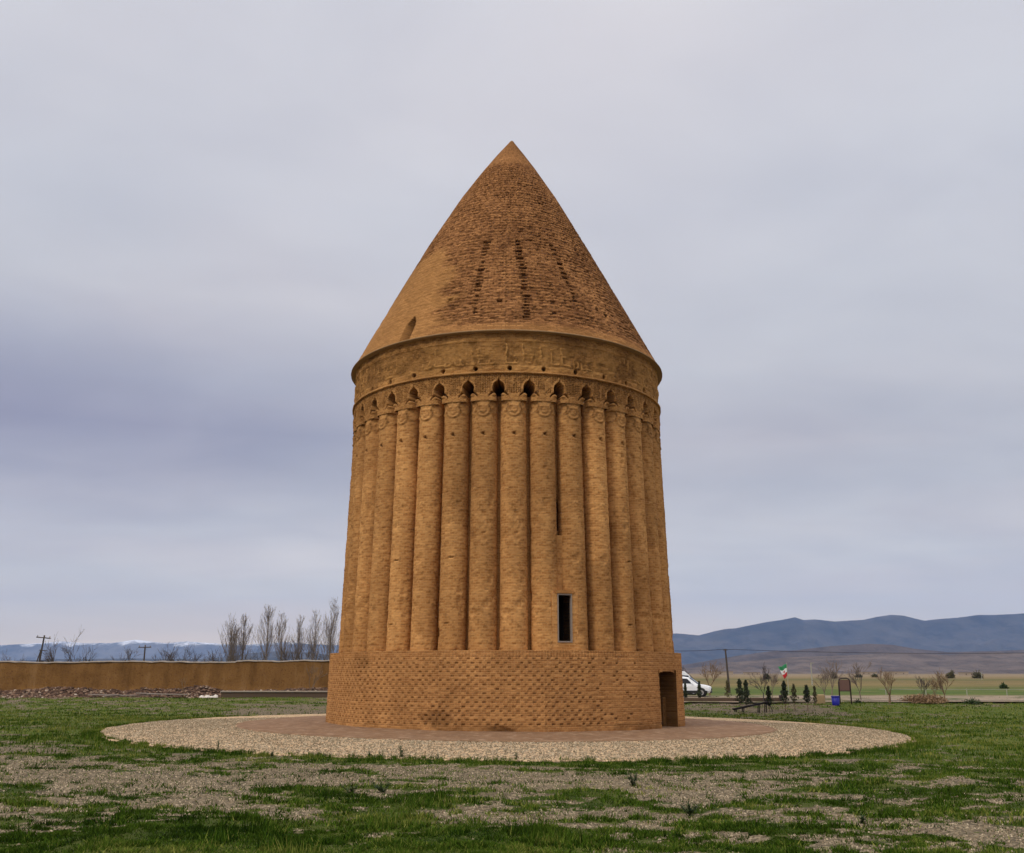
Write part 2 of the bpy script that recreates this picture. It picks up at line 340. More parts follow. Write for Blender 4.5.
c = t.mix(t.rng(nm, 0.35, 0.7, 0, 0.55), bk.outputs['Color'], (0.24, 0.15, 0.088)); c = t.mix(t.rng(nf, 0.45, 0.3, 0, 0.5), c, (0.12, 0.07, 0.045)); c = t.mix(t.rng(t.noise(P, 1.7, 5, .7), 0.52, 0.66, 0, 0.7), c, (0.36, 0.25, 0.16))
finish(t, c, 0.9, bk.outputs['Fac'], -0.4, 0.02, 0, 0.2); M['paving'] = m
m, t = new_mat('dirt_road'); P = t.pos(); nm = t.noise(t.scale(P, (0.15, 0.8, 1)), 1.0, 5, 0.65)
finish(t, t.mix(t.rng(t.noise(t.scale(P, (.3, .25, 1)), 1.0, 5, .7), .48, .6), t.mix(nm, (0.16, 0.12, 0.08), (0.33, 0.255, 0.18)), (0.08, 0.085, 0.03)), 0.95); M['road'] = m
m, t = new_mat('grass_blades'); g = t.attr('tone'); P = t.pos(); nm = t.noise(P, 0.7, 3, 0.6)
c = t.ramp(g, [(0.0, (0.010, 0.024, 0.002)), (0.36, (0.028, 0.066, 0.005)), (0.74, (0.085, 0.140, 0.014)), (1.0, (0.26, 0.25, 0.06))])
c = t.mix(t.rng(nm, 0.35, 0.65, 0, 0.55), c, (0.060, 0.100, 0.010))
finish(t, c, 0.95, spec=0.03); M['grass'] = m
m, t = new_mat('pebbles'); g = t.attr('tone')
finish(t, t.ramp(g, [(0.0, (0.10, 0.066, 0.034)), (0.6, (0.24, 0.19, 0.12)), (1.0, (0.42, 0.34, 0.23))]), 0.9, spec=0.2); M['pebble'] = m
def mount_mat(name, lo, hi, snow=None, fs=0.002):
    m, t = new_mat(name); P = t.pos(); n = t.noise(P, fs, 8, 0.7); n2_ = t.noise(t.scale(P, (1, .3, 1)), fs * 4, 6, 0.7); c = t.mix(t.rng(n, 0.38, 0.62), lo, hi); c = t.mix(t.rng(n2_, 0.5, 0.35, 0, .7), c, tuple(x * .55 for x in lo))
    if snow:
        z = t.math('ADD', t.xyz(P)[2], t.math('MULTIPLY', t.math('SUBTRACT', t.noise(P, 0.003, 5, 0.7), 0.5), snow[1] * 6))
        c = t.mix(t.rng(z, snow[0], snow[0] + snow[1]), c, (0.85, 0.86, 0.88))
    finish(t, c, 0.95, n, 1.0, 40); return m

# ------------------------------------------------------------------ ground sheet
def axis(a, b, step, far, g=1.12):
    core = list(np.arange(a, b + 1e-6, step)); s = step; lo = [a]; hi = [b]
    while hi[-1] < far: s *= g; hi.append(hi[-1] + s); 
    s = step
    while lo[-1] > -far: s *= g; lo.append(lo[-1] - s)
    return np.array(lo[:0:-1] + core + hi[1:])
GAUSS = [  # (px, py, sx px, sy px, amount): where the turf is thick (+) or the soil shows (-)
    (80, 850, 260, 30, 0.75), (330, 852, 170, 20, 0.5), (520, 856, 160, 14, 0.45), (380, 797, 75, 9, 0.5), (470, 803, 90, 6, 0.35), (560, 806, 90, 6, 0.22), (700, 812, 90, 8, 0.25),
    (780, 790, 90, 9, 0.2), (640, 842, 120, 10, 0.25), (960, 750, 140, 26, 0.6), (900, 800, 120, 10, 0.15), (1000, 715, 160, 14, 0.5), (130, 718, 160, 12, 0.5), (160, 748, 60, 8, 0.3),
    (20, 762, 110, 14, -0.35), (150, 775, 90, 12, -0.22), (240, 785, 90, 10, -0.15), (400, 776, 120, 4.5, -0.25), (600, 780, 150, 8, -0.25), (740, 776, 60, 6, -0.4), (450, 819, 50, 5, -0.5), (320, 812, 50, 7, -0.4),
    (260, 712, 60, 4.0, -0.75), (310, 713, 50, 4.5, -0.75), (740, 707, 38, 5, -0.7), (790, 706, 28, 4, -0.6), (720, 715, 40, 2.0, 0.3), (830, 835, 120, 12, -0.1), (960, 838, 80, 14, -0.2), (900, 728, 70, 5, -0.25)]
_G = []
for px, py, sx, sy, a in GAUSS:
    c0 = gp(px, py); c1 = gp(px + sx, py); c2 = gp(px, max(py - sy * .7, 698)); c3 = gp(px, py + sy * .7)
    _G.append((c0.x, c0.y, abs(c1.x - c0.x), abs(c2.y - c3.y) / 1.4, a))
def cover(x, y):
    s = 0.45 + 0.20 * sstep(-22, -8, y) + 0 * x
    for cx, cy, sx, sy, a in _G: s = s + a * np.exp(-0.5 * ((x - cx) / sx) ** 2 - 0.5 * ((y - cy) / sy) ** 2)
    r = np.hypot(x, y)
    s = s + 0.55 * np.exp(-((r - 22.1) / 0.7) ** 2)
    return s
def turf(x, y):
    n = .42 * fbm(x * 0.4 + 40, y * 0.55 + 11, 4, 0.6) + .58 * fbm(x * 1.3 + 4, y * 2.1 + 31, 4, 0.65)
    return np.clip((cover(x, y) - 1) + 0.5 + (n - 0.5) * 5.2 + 0.22, -1, 2)
def turf01(x, y): return sstep(0.05, 0.62, turf(x, y))
gxs = axis(-44, 44, 0.22, 22000); gys = axis(-49, 44, 0.22, 22000)
GX, GY = np.meshgrid(gxs, gys, indexing='ij')
GZ = gz(GX, GY); rr = np.hypot(GX, GY)
nearw = (1 - sstep(40, 60, np.abs(GX))) * (1 - sstep(36, 42, GY)) * sstep(21.6, 24, rr)
tf = turf01(GX, GY)
GZ = GZ + nearw * ((fbm(GX * 0.3, GY * 0.3, 4) - 0.5) * 0.22 + (fbm(GX * 1.7, GY * 1.7, 3) - .5) * 0.07 + tf * 0.03)
GZ = GZ - 0.12 * (1 - sstep(20.4, 21.0, rr))
o = mesh('ground', np.stack([GX, GY, GZ], -1).reshape(-1, 3), gridfaces(len(gxs), len(gys)), M['ground'], smooth=True, attrs={'grass': tf})
tag(o, kind='structure')
# dirt road beyond the site
rx = np.arange(10, 260, 2.0); ry = np.linspace(29.5, 39.5, 12); A, B = np.meshgrid(rx, ry, indexing='ij')
B2 = B + 0.8 * np.sin(A * 0.05) + (fbm(A * .2, B * .3, 3) - .5) * 1.2
tag(mesh('road', np.stack([A, B2, gz(A, B2) + 0.13], -1).reshape(-1, 3), gridfaces(len(rx), len(ry)), M['road'], smooth=True), kind='structure')
# round apron: crushed stone ring, then brick paving
def ringmesh(r0, r1, nr, z0, z1, wobble=0, edge=0):
    th = np.linspace(0, 2 * np.pi, 720, endpoint=False); r = np.linspace(r0, r1, nr)
    T, Rr = np.meshgrid(th, r, indexing='ij')
    RR = Rr + wobble * (Rr - r0) / (r1 - r0) * (fbm(np.cos(T) * 14 + 30, np.sin(T) * 14 + 30, 4, .6) - .5)
    x = RR * np.sin(T); y = -RR * np.cos(T); z = z0 + (z1 - z0) * (Rr - r0) / (r1 - r0) + SL * x
    z = z + (fbm(x * 2, y * 2, 3) - .5) * 0.03
    v = np.stack([x, y, z], -1)
    if edge:
        e = v[:, -1:, :].copy(); e[..., 2] -= edge; v = np.concatenate([v, e], 1); nr += 1
    return v.reshape(-1, 3), gridfaces(720, nr, True)[:, ::-1]
v, f = ringmesh(13.5, 21.3, 36, -0.12, -0.33, 0.45, 0.25); tag(mesh('gravel_apron', v, f, M['apron'], smooth=False), kind='structure')
v, f = ringmesh(9.0, 14.65, 24, 0.02, -0.125, 0.5, 0.06); tag(mesh('brick_paving', v, f, M['paving']), kind='structure')

# ------------------------------------------------------------------ the tower
tower = empty('brick_tower', (0, 0, 0), 0, 'tall round ochre brick tomb tower with fluted columns and pointed conical roof', 'tower')
# plinth: twelve-sided
CORN = [R_(11 + 30 * k) for k in range(12)]
RB, RT, ZP = 10.04, 9.95, 3.68
side_n = 128; zr = np.arange(0, 3.681, 0.04); zr[-1] = 3.68; nz = len(zr)
P2 = []; UVs = []; Hole = []; S = 0; L = 2 * RB * math.sin(R_(15))
for k in range(12):
    a0, a1 = CORN[k], CORN[k] + R_(30)
    for i in range(side_n):
        tt = i / side_n; s = k * L + tt * L
        q0 = np.array((math.sin(a0), -math.cos(a0))); q1 = np.array((math.sin(a1), -math.cos(a1)))
        d = q0 * (1 - tt) + q1 * tt; am = (a0 + a1) / 2; nrm = np.array((math.sin(am), -math.cos(am)))
        R = RB + (RT - RB) * zr / ZP
        # brickwork relief
        row = np.floor(zr / 0.2).astype(int); zz = (zr / 0.2) - row
        uu = (s / 0.39 + 0.5 * (row % 2)); fu = uu - np.floor(uu); cell = np.floor(uu).astype(int)
        rnd = vnoise(cell * 3.1 + 0.5, row * 5.7 + 0.5)
        ph = ((a0 + a1) / 2 + math.pi) % (2 * math.pi) - math.pi
        plainf = 1.0 if (k == 1 or k == 8) else 0.0
        if k == 0: plainf = 0.35 + 0.5 * (tt > .5)
        hole = ((np.abs(fu - 0.5) < 0.19) & (np.abs(zz - 0.5) < 0.27) & (rnd > 0.12 + 0.6 * plainf) & (zr < 3.35) & (zr > 0.15)).astype(float)
        if plainf == 1.0: hole *= 0.3
        joint = (np.abs(zz - 0.0) < 0.1).astype(float)
        er = fbm(s * 0.55 + 3, zr * 0.9 + 7, 4, .6)
        big = sstep(.42, .62, fbm(s * 1.2 + 20, zr * 1.8, 4)) * np.clip(np.exp(-((s - 11.0 * L) / 1.0) ** 2) * sstep(1.15, .5, zr) + np.exp(-((s - 11.62 * L) / .9) ** 2) * sstep(.75, .2, zr) + np.exp(-((s - 10.2 * L) / 1.2) ** 2 - ((zr - 3.1) / .35) ** 2) * .8, 0, 1)
        disp = hole * 0.045 * (0.4 + 0.9 * rnd) + joint * 0.012 + (er - .5) * 0.035 + big * 0.10 + (vnoise(s * 9, zr * 11) - .5) * 0.025
        if plainf < 1: disp = disp + 0.03 * sstep(3.33, 3.37, zr) * (np.sin(s * 2 * math.pi / 0.16) > 0)
        d = d * (1 - .65) + .65 * d / np.linalg.norm(d) * .994
        pt = d[None, :] * R[:, None] - nrm[None, :] * disp[:, None]
        P2.append(np.concatenate([pt, zr[:, None] + 0 * pt[:, :1]], 1)); UVs.append(np.stack([s + 0 * zr, zr], 1)); Hole.append(np.clip(hole * (0.30 + .5 * rnd) + big * .5 + .22 * joint + .40 * sstep(.45, .05, zr) * sstep(.40, .62, fbm(s * 1.5, zr * 3 + 9, 4)), 0, 1))
P2 = np.array(P2); UVs = np.array(UVs).reshape(-1, 2); Hole = np.array(Hole)
P2[:, 0, 2] = -0.3
nu = len(P2); faces = gridfaces(nu, nz, True)
# doorway cut in face k = 1 (41..71 deg)
DT0, DT1, DZ = 0.385, 0.765, 2.62
fi = faces[:, 0] // nz; fj = faces[:, 0] % nz; kk = fi // side_n; ft = (fi % side_n) / side_n
mid = np.clip((ft - DT0) / (DT1 - DT0), 0, 1); ztop = DZ + 0.10 * np.sin(mid * math.pi)
cut = (kk == 1) & (ft >= DT0) & (ft < DT1) & (zr[fj] < ztop)
faces = faces[~cut]
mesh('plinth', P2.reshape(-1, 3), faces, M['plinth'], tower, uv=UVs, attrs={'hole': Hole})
# top ledge of the plinth
v = []; f = []; npz = nu
inner = [(8.2 * math.sin(CORN[0] + 2 * math.pi * i / nu), -8.2 * math.cos(CORN[0] + 2 * math.pi * i / nu), 3.74) for i in range(nu)]
vv = np.concatenate([P2[:, -1, :], np.array(inner)]); ff = np.array([(i, (i + 1) % nu, nu + (i + 1) % nu, nu + i) for i in range(nu)])
uvv = np.stack([np.r_[np.arange(nu) * L / side_n, np.arange(nu) * L / side_n], np.r_[np.zeros(nu), np.ones(nu) * 1.7]], 1)
mesh('ledge', vv, ff, M['core'], tower, uv=uvv)
# doorway passage
c0 = np.array((RB * math.sin(CORN[1]), -RB * math.cos(CORN[1]))); c1 = np.array((RB * math.sin(CORN[1] + R_(30)), -RB * math.cos(CORN[1] + R_(30))))
ex = (c1 - c0) / np.linalg.norm(c1 - c0); am = CORN[1] + R_(15); en = np.array((math.sin(am), -math.cos(am)))
fl = c0 + ex * DT0 * L + en * .16; wdoor = (DT1 - DT0) * L + 0.02
def dw(a, depth, z): q = fl + ex * a - en * (depth + 0.05 + (0.0 if depth > .5 else 0.0)); return (q[0], q[1], z)
mb = MB(); dd = 4.6; zt = DZ + 0.16
mb.add([dw(0, -.03, -.3), dw(0, dd, -.3), dw(0, dd, zt), dw(0, -.03, zt)], [(0, 1, 2, 3)])
mb.add([dw(wdoor, -.03, -.3), dw(wdoor, dd, -.3), dw(wdoor, dd, zt), dw(wdoor, -.03, zt)], [(3, 2, 1, 0)])
mb.add([dw(0, .02, zt), dw(wdoor, .02, zt), dw(wdoor, dd, zt), dw(0, dd, zt)], [(0, 1, 2, 3)])
mb.add([dw(0, dd, -.3), dw(wdoor, dd, -.3), dw(wdoor, dd, zt), dw(0, dd, zt)], [(0, 1, 2, 3)])
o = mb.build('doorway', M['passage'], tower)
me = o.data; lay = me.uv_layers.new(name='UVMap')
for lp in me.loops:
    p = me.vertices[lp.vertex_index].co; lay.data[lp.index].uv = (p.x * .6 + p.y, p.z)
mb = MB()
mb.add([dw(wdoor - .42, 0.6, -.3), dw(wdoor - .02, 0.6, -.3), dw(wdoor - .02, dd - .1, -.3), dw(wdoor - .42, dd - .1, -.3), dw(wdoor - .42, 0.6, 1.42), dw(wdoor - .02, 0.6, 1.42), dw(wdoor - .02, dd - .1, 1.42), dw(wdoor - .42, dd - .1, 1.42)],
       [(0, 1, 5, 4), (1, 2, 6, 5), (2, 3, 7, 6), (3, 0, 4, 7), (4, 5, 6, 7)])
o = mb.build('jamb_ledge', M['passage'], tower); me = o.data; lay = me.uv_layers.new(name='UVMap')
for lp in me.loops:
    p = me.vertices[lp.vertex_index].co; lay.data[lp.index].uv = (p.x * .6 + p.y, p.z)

# core wall behind the columns, with slits and window cut
RC = 8.66; G0 = -2.35           # grooves at G0 + 10k degrees
nph = 1440; zc = np.arange(3.6, 16.61, 0.1); PH = np.linspace(0, 360, nph, endpoint=False)
A, Z = np.meshgrid(PH, zc, indexing='ij'); rc = RC - 0.024 * (Z - 3.6)
faces = gridfaces(nph, len(zc), True); fa = A.reshape(-1)[faces[:, 0]] + 0.125; fz = Z.reshape(-1)[faces[:, 0]] + .05
def zat(py, D=49.7): return CAM[2] + D * math.tan(TH + math.atan((H / 2 - py) / F))
WZ0, WZ1 = zat(642.5, 49.3), zat(593.5, 49.3)
slits = [(G0 + 20, zat(531), zat(501)), (G0 - 30, zat(452), zat(436)), (G0 + 120, 9.0, 10.6), (G0 + 240, 9, 10.6)]
cut = np.zeros(len(faces), bool)
for a, z0, z1 in slits:
    da = (fa - a + 180) % 360 - 180; cut |= (np.abs(da) < 0.8) & (fz > z0) & (fz < z1)
da = (fa - 17.9 + 180) % 360 - 180; cut |= (np.abs(da) < 2.5) & (fz > WZ0) & (fz < WZ1)
faces = faces[~cut]
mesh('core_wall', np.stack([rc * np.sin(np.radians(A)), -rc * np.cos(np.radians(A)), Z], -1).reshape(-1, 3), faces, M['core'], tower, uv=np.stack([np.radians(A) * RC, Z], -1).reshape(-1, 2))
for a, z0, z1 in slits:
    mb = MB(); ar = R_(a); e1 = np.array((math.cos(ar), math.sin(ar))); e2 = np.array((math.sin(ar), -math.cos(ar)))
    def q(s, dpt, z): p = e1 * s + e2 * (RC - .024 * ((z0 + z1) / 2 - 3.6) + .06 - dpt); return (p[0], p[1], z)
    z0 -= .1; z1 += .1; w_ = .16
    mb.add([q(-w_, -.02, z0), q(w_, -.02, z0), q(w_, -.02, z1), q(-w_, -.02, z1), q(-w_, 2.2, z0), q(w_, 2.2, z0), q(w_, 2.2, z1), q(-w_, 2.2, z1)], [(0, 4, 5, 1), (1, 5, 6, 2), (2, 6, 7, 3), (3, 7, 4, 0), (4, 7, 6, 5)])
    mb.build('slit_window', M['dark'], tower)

# one column: ring-shaped relief and a small putlog hole near the top
ZB, ZTc = 3.70, 16.50
na = 38; zz = np.arange(ZB, ZTc + .001, 0.05); TA = np.radians(np.linspace(-112, 112, na))
def column_data(variant, rot=None, cut=None):
    A, Z = np.meshgrid(TA, zz, indexing='ij'); q = (Z - ZB) / (ZTc - ZB)
    r = 0.700 + (0.655 - 0.700) * q; rc = 8.76 + (8.435 - 8.76) * q
    arc = A * r
    hx, hz = (0.0, 14.45)
    hole = sstep(0.13, 0.07, np.abs(arc - 0.02) * .8 + np.abs(Z - hz - .06 + np.abs(arc) * .9) * 1.3)
    md = np.hypot(arc, Z - 15.72); ring = np.exp(-((md - 0.30) / 0.045) ** 2) * (Z < 15.95) + 0.6 * np.exp(-((md - .11) / .04) ** 2)
    ring2 = np.exp(-((np.hypot(np.abs(arc) - 0.62, Z - 15.95) - 0.36) / 0.05) ** 2)
    er = (fbm(arc * 3 + variant * 31, Z * 2.2 + variant * 7, 4, .6) - .5) * 0.035 + (vnoise(arc * 12 + variant * 9, Z * 20) - .5) * 0.03
    chip = sstep(0.70, 0.80, fbm(arc * 1.7 + 50 + variant * 13, Z * 1.1 + variant * 3, 3)) * 0.06
    dents = np.zeros_like(A)
    if variant in (1,):
        for (dx, dz) in (((0.1, 8.2), (-.1, 5.0)) if variant == 1 else ((0.0, 4.7), (-.25, 10.3))):
            dents = np.maximum(dents, sstep(0.16, 0.10, np.abs(arc - dx)) * sstep(.05, .02, np.abs(Z - dz)))
    rr = r - hole * 0.16 + ring * 0.06 + ring2 * 0.05 + er - chip - dents * .12
    q0 = (Z < ZB + 0.3) * 0.0
    x = rr * np.sin(A); y = -(rc + rr * np.cos(A) - q0)
    uv = np.stack([arc, Z], -1).reshape(-1, 2)
    fc = gridfaces(na, len(zz))
    if cut:
        an = (np.degrees(np.arctan2(x, -y)) + rot).reshape(-1)[fc[:, 0]]; fz_ = Z.reshape(-1)[fc[:, 0]]
        fc = fc[~((np.abs(an - cut[0]) < cut[1]) & (fz_ > cut[2]) & (fz_ < cut[3]))]
    hl = np.clip(hole * .7 + .55 * np.exp(-((md - 0.37) / 0.04) ** 2) * (Z < 15.95) + .4 * np.exp(-((md - .17) / .04) ** 2) + .5 * np.exp(-((np.hypot(np.abs(arc) - 0.62, Z - 15.95) - 0.30) / 0.04) ** 2) + dents * .8 + 0.5 * sstep(.80, .86, vnoise(arc * 9 + variant * 5, Z * 15)), 0, 1)
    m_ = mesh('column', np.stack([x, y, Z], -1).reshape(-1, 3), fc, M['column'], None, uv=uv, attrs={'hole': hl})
    return m_
protos = [column_data(k) for k in range(4)]
tints = {}
for k in range(36):
    tints[k] = (1.0 + 0.10 * (random.random() - .5), 0.97 + 0.10 * (random.random() - .5), 0.2 + .5 * random.random())
for k in range(36): tints[k] = (tints[k][0] * (1.10 if k % 3 == 0 else .94), tints[k][1], tints[k][2])
tints[0] = (1.0, 1.0, 0.3); tints[3] = (1.10, 0.86, 0.40); tints[4] = (1.0, 0.88, 0.5); tints[32] = (1.12, 1.05, .6); tints[33] = (1.06, 1.04, .5); tints[6] = (0.86, 1.05, 0.47)
usedp = set()
for k in range(36):
    a = G0 + 5 + 10 * k; vnt = (k * 7 + k // 3) % 4
    if k in (32,): vnt = 1
    p = protos[vnt]
    if k in (1, 2): o = column_data(vnt, a, (17.9, 2.6, WZ0, WZ1))
    elif vnt not in usedp: o = p; usedp.add(vnt)
    else: o = p.copy(); C.objects.link(o)
    o.parent = tower; o.rotation_euler = (0, 0, R_(a)); o.color = (*tints[k], 1)
for k, p in enumerate(protos):
    if k not in usedp: bpy.data.objects.remove(p)

# window with steel frame in the groove at G0+20
wa = R_(17.9); e1 = np.array((math.cos(wa), math.sin(wa))); e2 = np.array((math.sin(wa), -math.cos(wa)))
Dw = 58.09 - 9.42 * math.cos(wa)
wz0, wz1 = zat(642.5, Dw), zat(593.5, Dw); ww = 0.385
def q(s, r, z): p = e1 * s + e2 * r; return (p[0], p[1], z)
def wbox(mb, s0, s1, r0, r1, z0, z1):
    return mb.add([q(s0, r0, z0), q(s1, r0, z0), q(s1, r1, z0), q(s0, r1, z0), q(s0, r0, z1), q(s1, r0, z1), q(s1, r1, z1), q(s0, r1, z1)], [(0, 3, 2, 1), (4, 5, 6, 7), (0, 1, 5, 4), (1, 2, 6, 5), (2, 3, 7, 6), (3, 0, 4, 7)])
mb = MB()
wbox(mb, -0.66, -ww, 8.2, 9.40, 3.70, wz1 + .02); wbox(mb, ww, 0.70, 8.2, 9.385, 3.70, wz1 + .02)
wbox(mb, -ww, ww, 8.2, 9.39, 3.70, wz0)
wbox(mb, -0.20, 0.14, 8.1, 8.90, wz1 + .17, zat(534, Dw))
o = mb.build('window_surround', M['column'], tower); o.color = (1.02, 1.0, .3, 1)
me = o.data; lay = me.uv_layers.new(name='UVMap')
for lp in me.loops:
    p = me.vertices[lp.vertex_index].co; lay.data[lp.index].uv = (p.x, p.z)
mb = MB(); wbox(mb, -0.48, 0.48, 8.2, 9.46, wz1 + .005, wz1 + .16); o = mb.build('lintel', M['core'], tower)
win = mb = MB()
wbox(mb, -ww + .003, -ww + .06, 9.25, 9.43, wz0 + .003, wz1 - .003); wbox(mb, ww - .06, ww - .003, 9.25, 9.43, wz0 + .003, wz1 - .003)
wbox(mb, -ww + .063, ww - .063, 9.25, 9.43, wz1 - .07, wz1 - .003); wbox(mb, -ww + .063, ww - .063, 9.25, 9.43, wz0 + .003, wz0 + .07)
fr = mb.build('window_frame', M['steel'], tower)
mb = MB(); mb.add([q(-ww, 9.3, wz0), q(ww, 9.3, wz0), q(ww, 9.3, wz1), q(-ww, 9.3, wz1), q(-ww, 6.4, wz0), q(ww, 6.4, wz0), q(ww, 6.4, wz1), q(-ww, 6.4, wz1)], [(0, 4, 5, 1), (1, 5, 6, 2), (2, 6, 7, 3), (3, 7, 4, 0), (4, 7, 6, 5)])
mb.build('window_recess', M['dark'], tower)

# arcade band above the columns: trefoil niches over the grooves
R0 = 9.13; nb = 2160; zb = np.arange(16.20, 17.66, 0.035)
A, Z = np.meshgrid(np.linspace(0, 360, nb, endpoint=False), zb, indexing='ij')
da = (A - G0 + 5) % 10 - 5; s = np.radians(da) * R0; ki = np.round((A - G0) / 10).astype(int)
h = (Z - 16.72)
hb = (Z - 16.86)
body = (np.abs(s) < 0.31 * np.clip(1 - (np.abs(hb) / 0.36) ** 2.2, 0, 1) ** .55) | ((np.abs(s) < 0.15 * (1 - (Z - 17.1) / 0.26)) & (Z > 17.05) & (Z < 17.36))
wing = (np.abs(Z - (16.66 - 0.55 * (np.abs(s) - 0.2) ** 2 * 4)) < 0.055) & (np.abs(s) < 0.52)
stem = (np.abs(s) < 0.13) & (Z < 16.6)
und = (Z < 16.52 - 0.1 * np.cos(s * 4)) & (np.abs(s) < 0.62)
inn = body | stem
r = R0 - 0.004 * 0 + 0 * A
dz_ = np.sqrt((s / .40) ** 2 + ((Z - 16.86) / .50) ** 2)
diap = ((np.floor((s + Z) / 0.095) + np.floor((s - Z) / 0.095)) % 2) * (dz_ > 1.0) * (Z > 16.66 + .1 * np.cos(s * 4)) * (.4 + .6 * (fbm(A * .9 + 3, Z * 3, 3) > .42))
r = r - 0.05 * diap - (fbm(A * 2.2, Z * 5, 3) - .5) * 0.05
r = r - 0.20 * wing - 1.9 * inn + 0.03 * (np.abs(np.abs(s) - 0.34 * np.sqrt(np.clip(1 - (h / 0.5) ** 2, 0, 1))) < 0.04) * (h > 0)
under = (Z < 16.46) & ~inn
r = r - 0.12 * under * sstep(0.35, 0.75, np.abs(s) * 0 + (0.78 - np.abs(s)))
hl = np.clip(diap * 0.6 + wing * 0.9 + inn * 1.0, 0, 1)  # shade inside the niches painted into the brick colour, with the diaper pattern
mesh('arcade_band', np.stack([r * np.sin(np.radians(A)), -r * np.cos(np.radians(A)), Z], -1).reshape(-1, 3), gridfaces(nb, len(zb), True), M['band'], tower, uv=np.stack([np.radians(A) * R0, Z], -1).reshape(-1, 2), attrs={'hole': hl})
# string course and frieze of worn relief lettering
th = np.linspace(0, 360, 720, endpoint=False)
def lathe_part(name, prof, mat, jit=0.0):
    prof = np.array(prof); A, I = np.meshgrid(np.radians(th), np.arange(len(prof)), indexing='ij')
    rr = prof[I, 0] + jit * (fbm(A * 30, I * 3.3, 3) - .5); zz_ = prof[I, 1] + jit * .6 * (fbm(A * 24 + 9, I * 2.0, 3) - .5)
    return mesh(name, np.stack([rr * np.sin(A), -rr * np.cos(A), zz_], -1).reshape(-1, 3), gridfaces(720, len(prof), True), mat, tower, uv=np.stack([A * 9, zz_ + rr], -1).reshape(-1, 2), smooth=False)
lathe_part('string_course', [(8.9, 17.62), (9.22, 17.62), (9.22, 17.72), (9.02, 17.76)], M['core'], 0.05)
nb = 1600; zb = np.arange(17.70, 19.86, 0.045); A, Z = np.meshgrid(np.linspace(0, 360, nb, endpoint=False), zb, indexing='ij')
s = np.radians(A) * 9.06; s = s + (fbm(s * 1.5, Z * 1.5, 3) - .5) * .22; Zq = Z; Z = Z + (fbm(s * 1.3 + 40, Z * 1.3, 3) - .5) * .2; rng2 = np.random.RandomState(3)
rel = np.zeros_like(A)
x0 = 0.0
while x0 < 56.5:                                                 # worn angular lettering in relief: uprights, foot strokes, loops
    wl = rng2.uniform(0.45, 1.2); typ = rng2.randint(5); w = 0.075
    def bar(a, b, z0, z1):
        global rel
        rel = np.maximum(rel, ((s > a) & (s < b) & (Z > z0) & (Z < z1)).astype(float))
    top = rng2.uniform(18.9, 19.35); bar(x0, x0 + w * 1.3, 18.15, top)
    bar(x0, x0 + wl * .8, 18.15, 18.15 + w * 1.2)
    if typ in (1, 3): bar(x0 + wl * .5, x0 + wl * .5 + w * 1.3, 18.15, rng2.uniform(18.5, 19.3))
    if typ in (2, 3): bar(x0 + .1, x0 + wl * .7, 18.6, 18.6 + w); 
    if typ == 4: bar(x0, x0 + wl * .6, top - w, top); bar(x0 + wl * .6 - w, x0 + wl * .6, top - .35, top)
    x0 += wl
worn = sstep(0.42, 0.62, fbm(s * 1.1 + 5, Z * 1.6, 5, .65)) * (Z > 18.05) * (Z < 19.4)
Z = Zq; A_ = np.radians(A); ph = ((A + 180) % 360) - 180
putlog = sstep(0.12, 0.08, np.hypot(np.radians((A - 1.3 + 5.625) % 11.25 - 5.625) * 9.06, Z - 17.93))
diaz = ((np.floor((s + Z) / 0.1) + np.floor((s - Z) / 0.1)) % 2) * (ph > -46) * (ph < -34) * (Z > 18.1) * (Z < 19.3)
rel = np.maximum(rel * worn, 0.4 * diaz)
pl = sstep(0.45, 0.6, fbm(s * 0.7 + 90, Z * 0.9 + 4, 4, .6)) * (Z < 19.5)
r = 9.04 + rel * 0.06 + 0.05 * sstep(19.38, 19.42, Z) + 0.03 * sstep(18.08, 18.03, Z) - putlog * 0.4 + (fbm(s * 2.5, Z * 2.5, 4, .65) - .5) * 0.16 + pl * .03
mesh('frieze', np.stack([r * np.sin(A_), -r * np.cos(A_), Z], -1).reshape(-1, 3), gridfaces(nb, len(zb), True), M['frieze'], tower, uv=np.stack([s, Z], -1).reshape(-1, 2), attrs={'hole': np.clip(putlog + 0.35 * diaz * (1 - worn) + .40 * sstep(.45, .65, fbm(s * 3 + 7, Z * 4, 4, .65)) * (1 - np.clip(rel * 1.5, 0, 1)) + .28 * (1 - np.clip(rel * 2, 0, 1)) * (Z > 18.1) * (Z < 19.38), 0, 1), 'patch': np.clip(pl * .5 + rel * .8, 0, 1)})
lathe_part('cornice', [(8.98, 19.80), (9.02, 19.83), (9.36, 19.85), (9.39, 19.87), (9.38, 19.92), (9.28, 19.97), (9.1, 20.0)], M['rim'], 0.02)

# conical roof
ZR0, ZR1 = 19.96, 36.12
PZ = np.array((0.0, 0.25, 0.50, 0.72, 0.86, 0.93, 0.97, 1.0)); PR = np.array((9.30, 7.22, 5.12, 3.13, 1.70, 0.92, 0.45, 0.10))
def cone_r(q): return np.interp(q, PZ, PR) 
def cone_off(q): return 0.30 * q ** 3
def cone_hit(px, py):
    r = ray(px, py); r = r / np.linalg.norm(r)
    for s in np.arange(44, 62, 0.01):
        p = CAM + r * s; q = (p[2] - ZR0) / (ZR1 - ZR0)
        if 0 < q < 1 and math.hypot(p[0] - cone_off(q), p[1]) < cone_r(q): return math.degrees(math.atan2(p[0] - cone_off(q), -p[1])), q
    return None
nb = 1000; nq = 340; A, Q = np.meshgrid(np.linspace(0, 360, nb, endpoint=False), np.linspace(0, 1, nq), indexing='ij')
R = cone_r(Q); s = np.radians(A) * R; v_ = Q * 18.6; PHs = ((A + 180) % 360) - 180
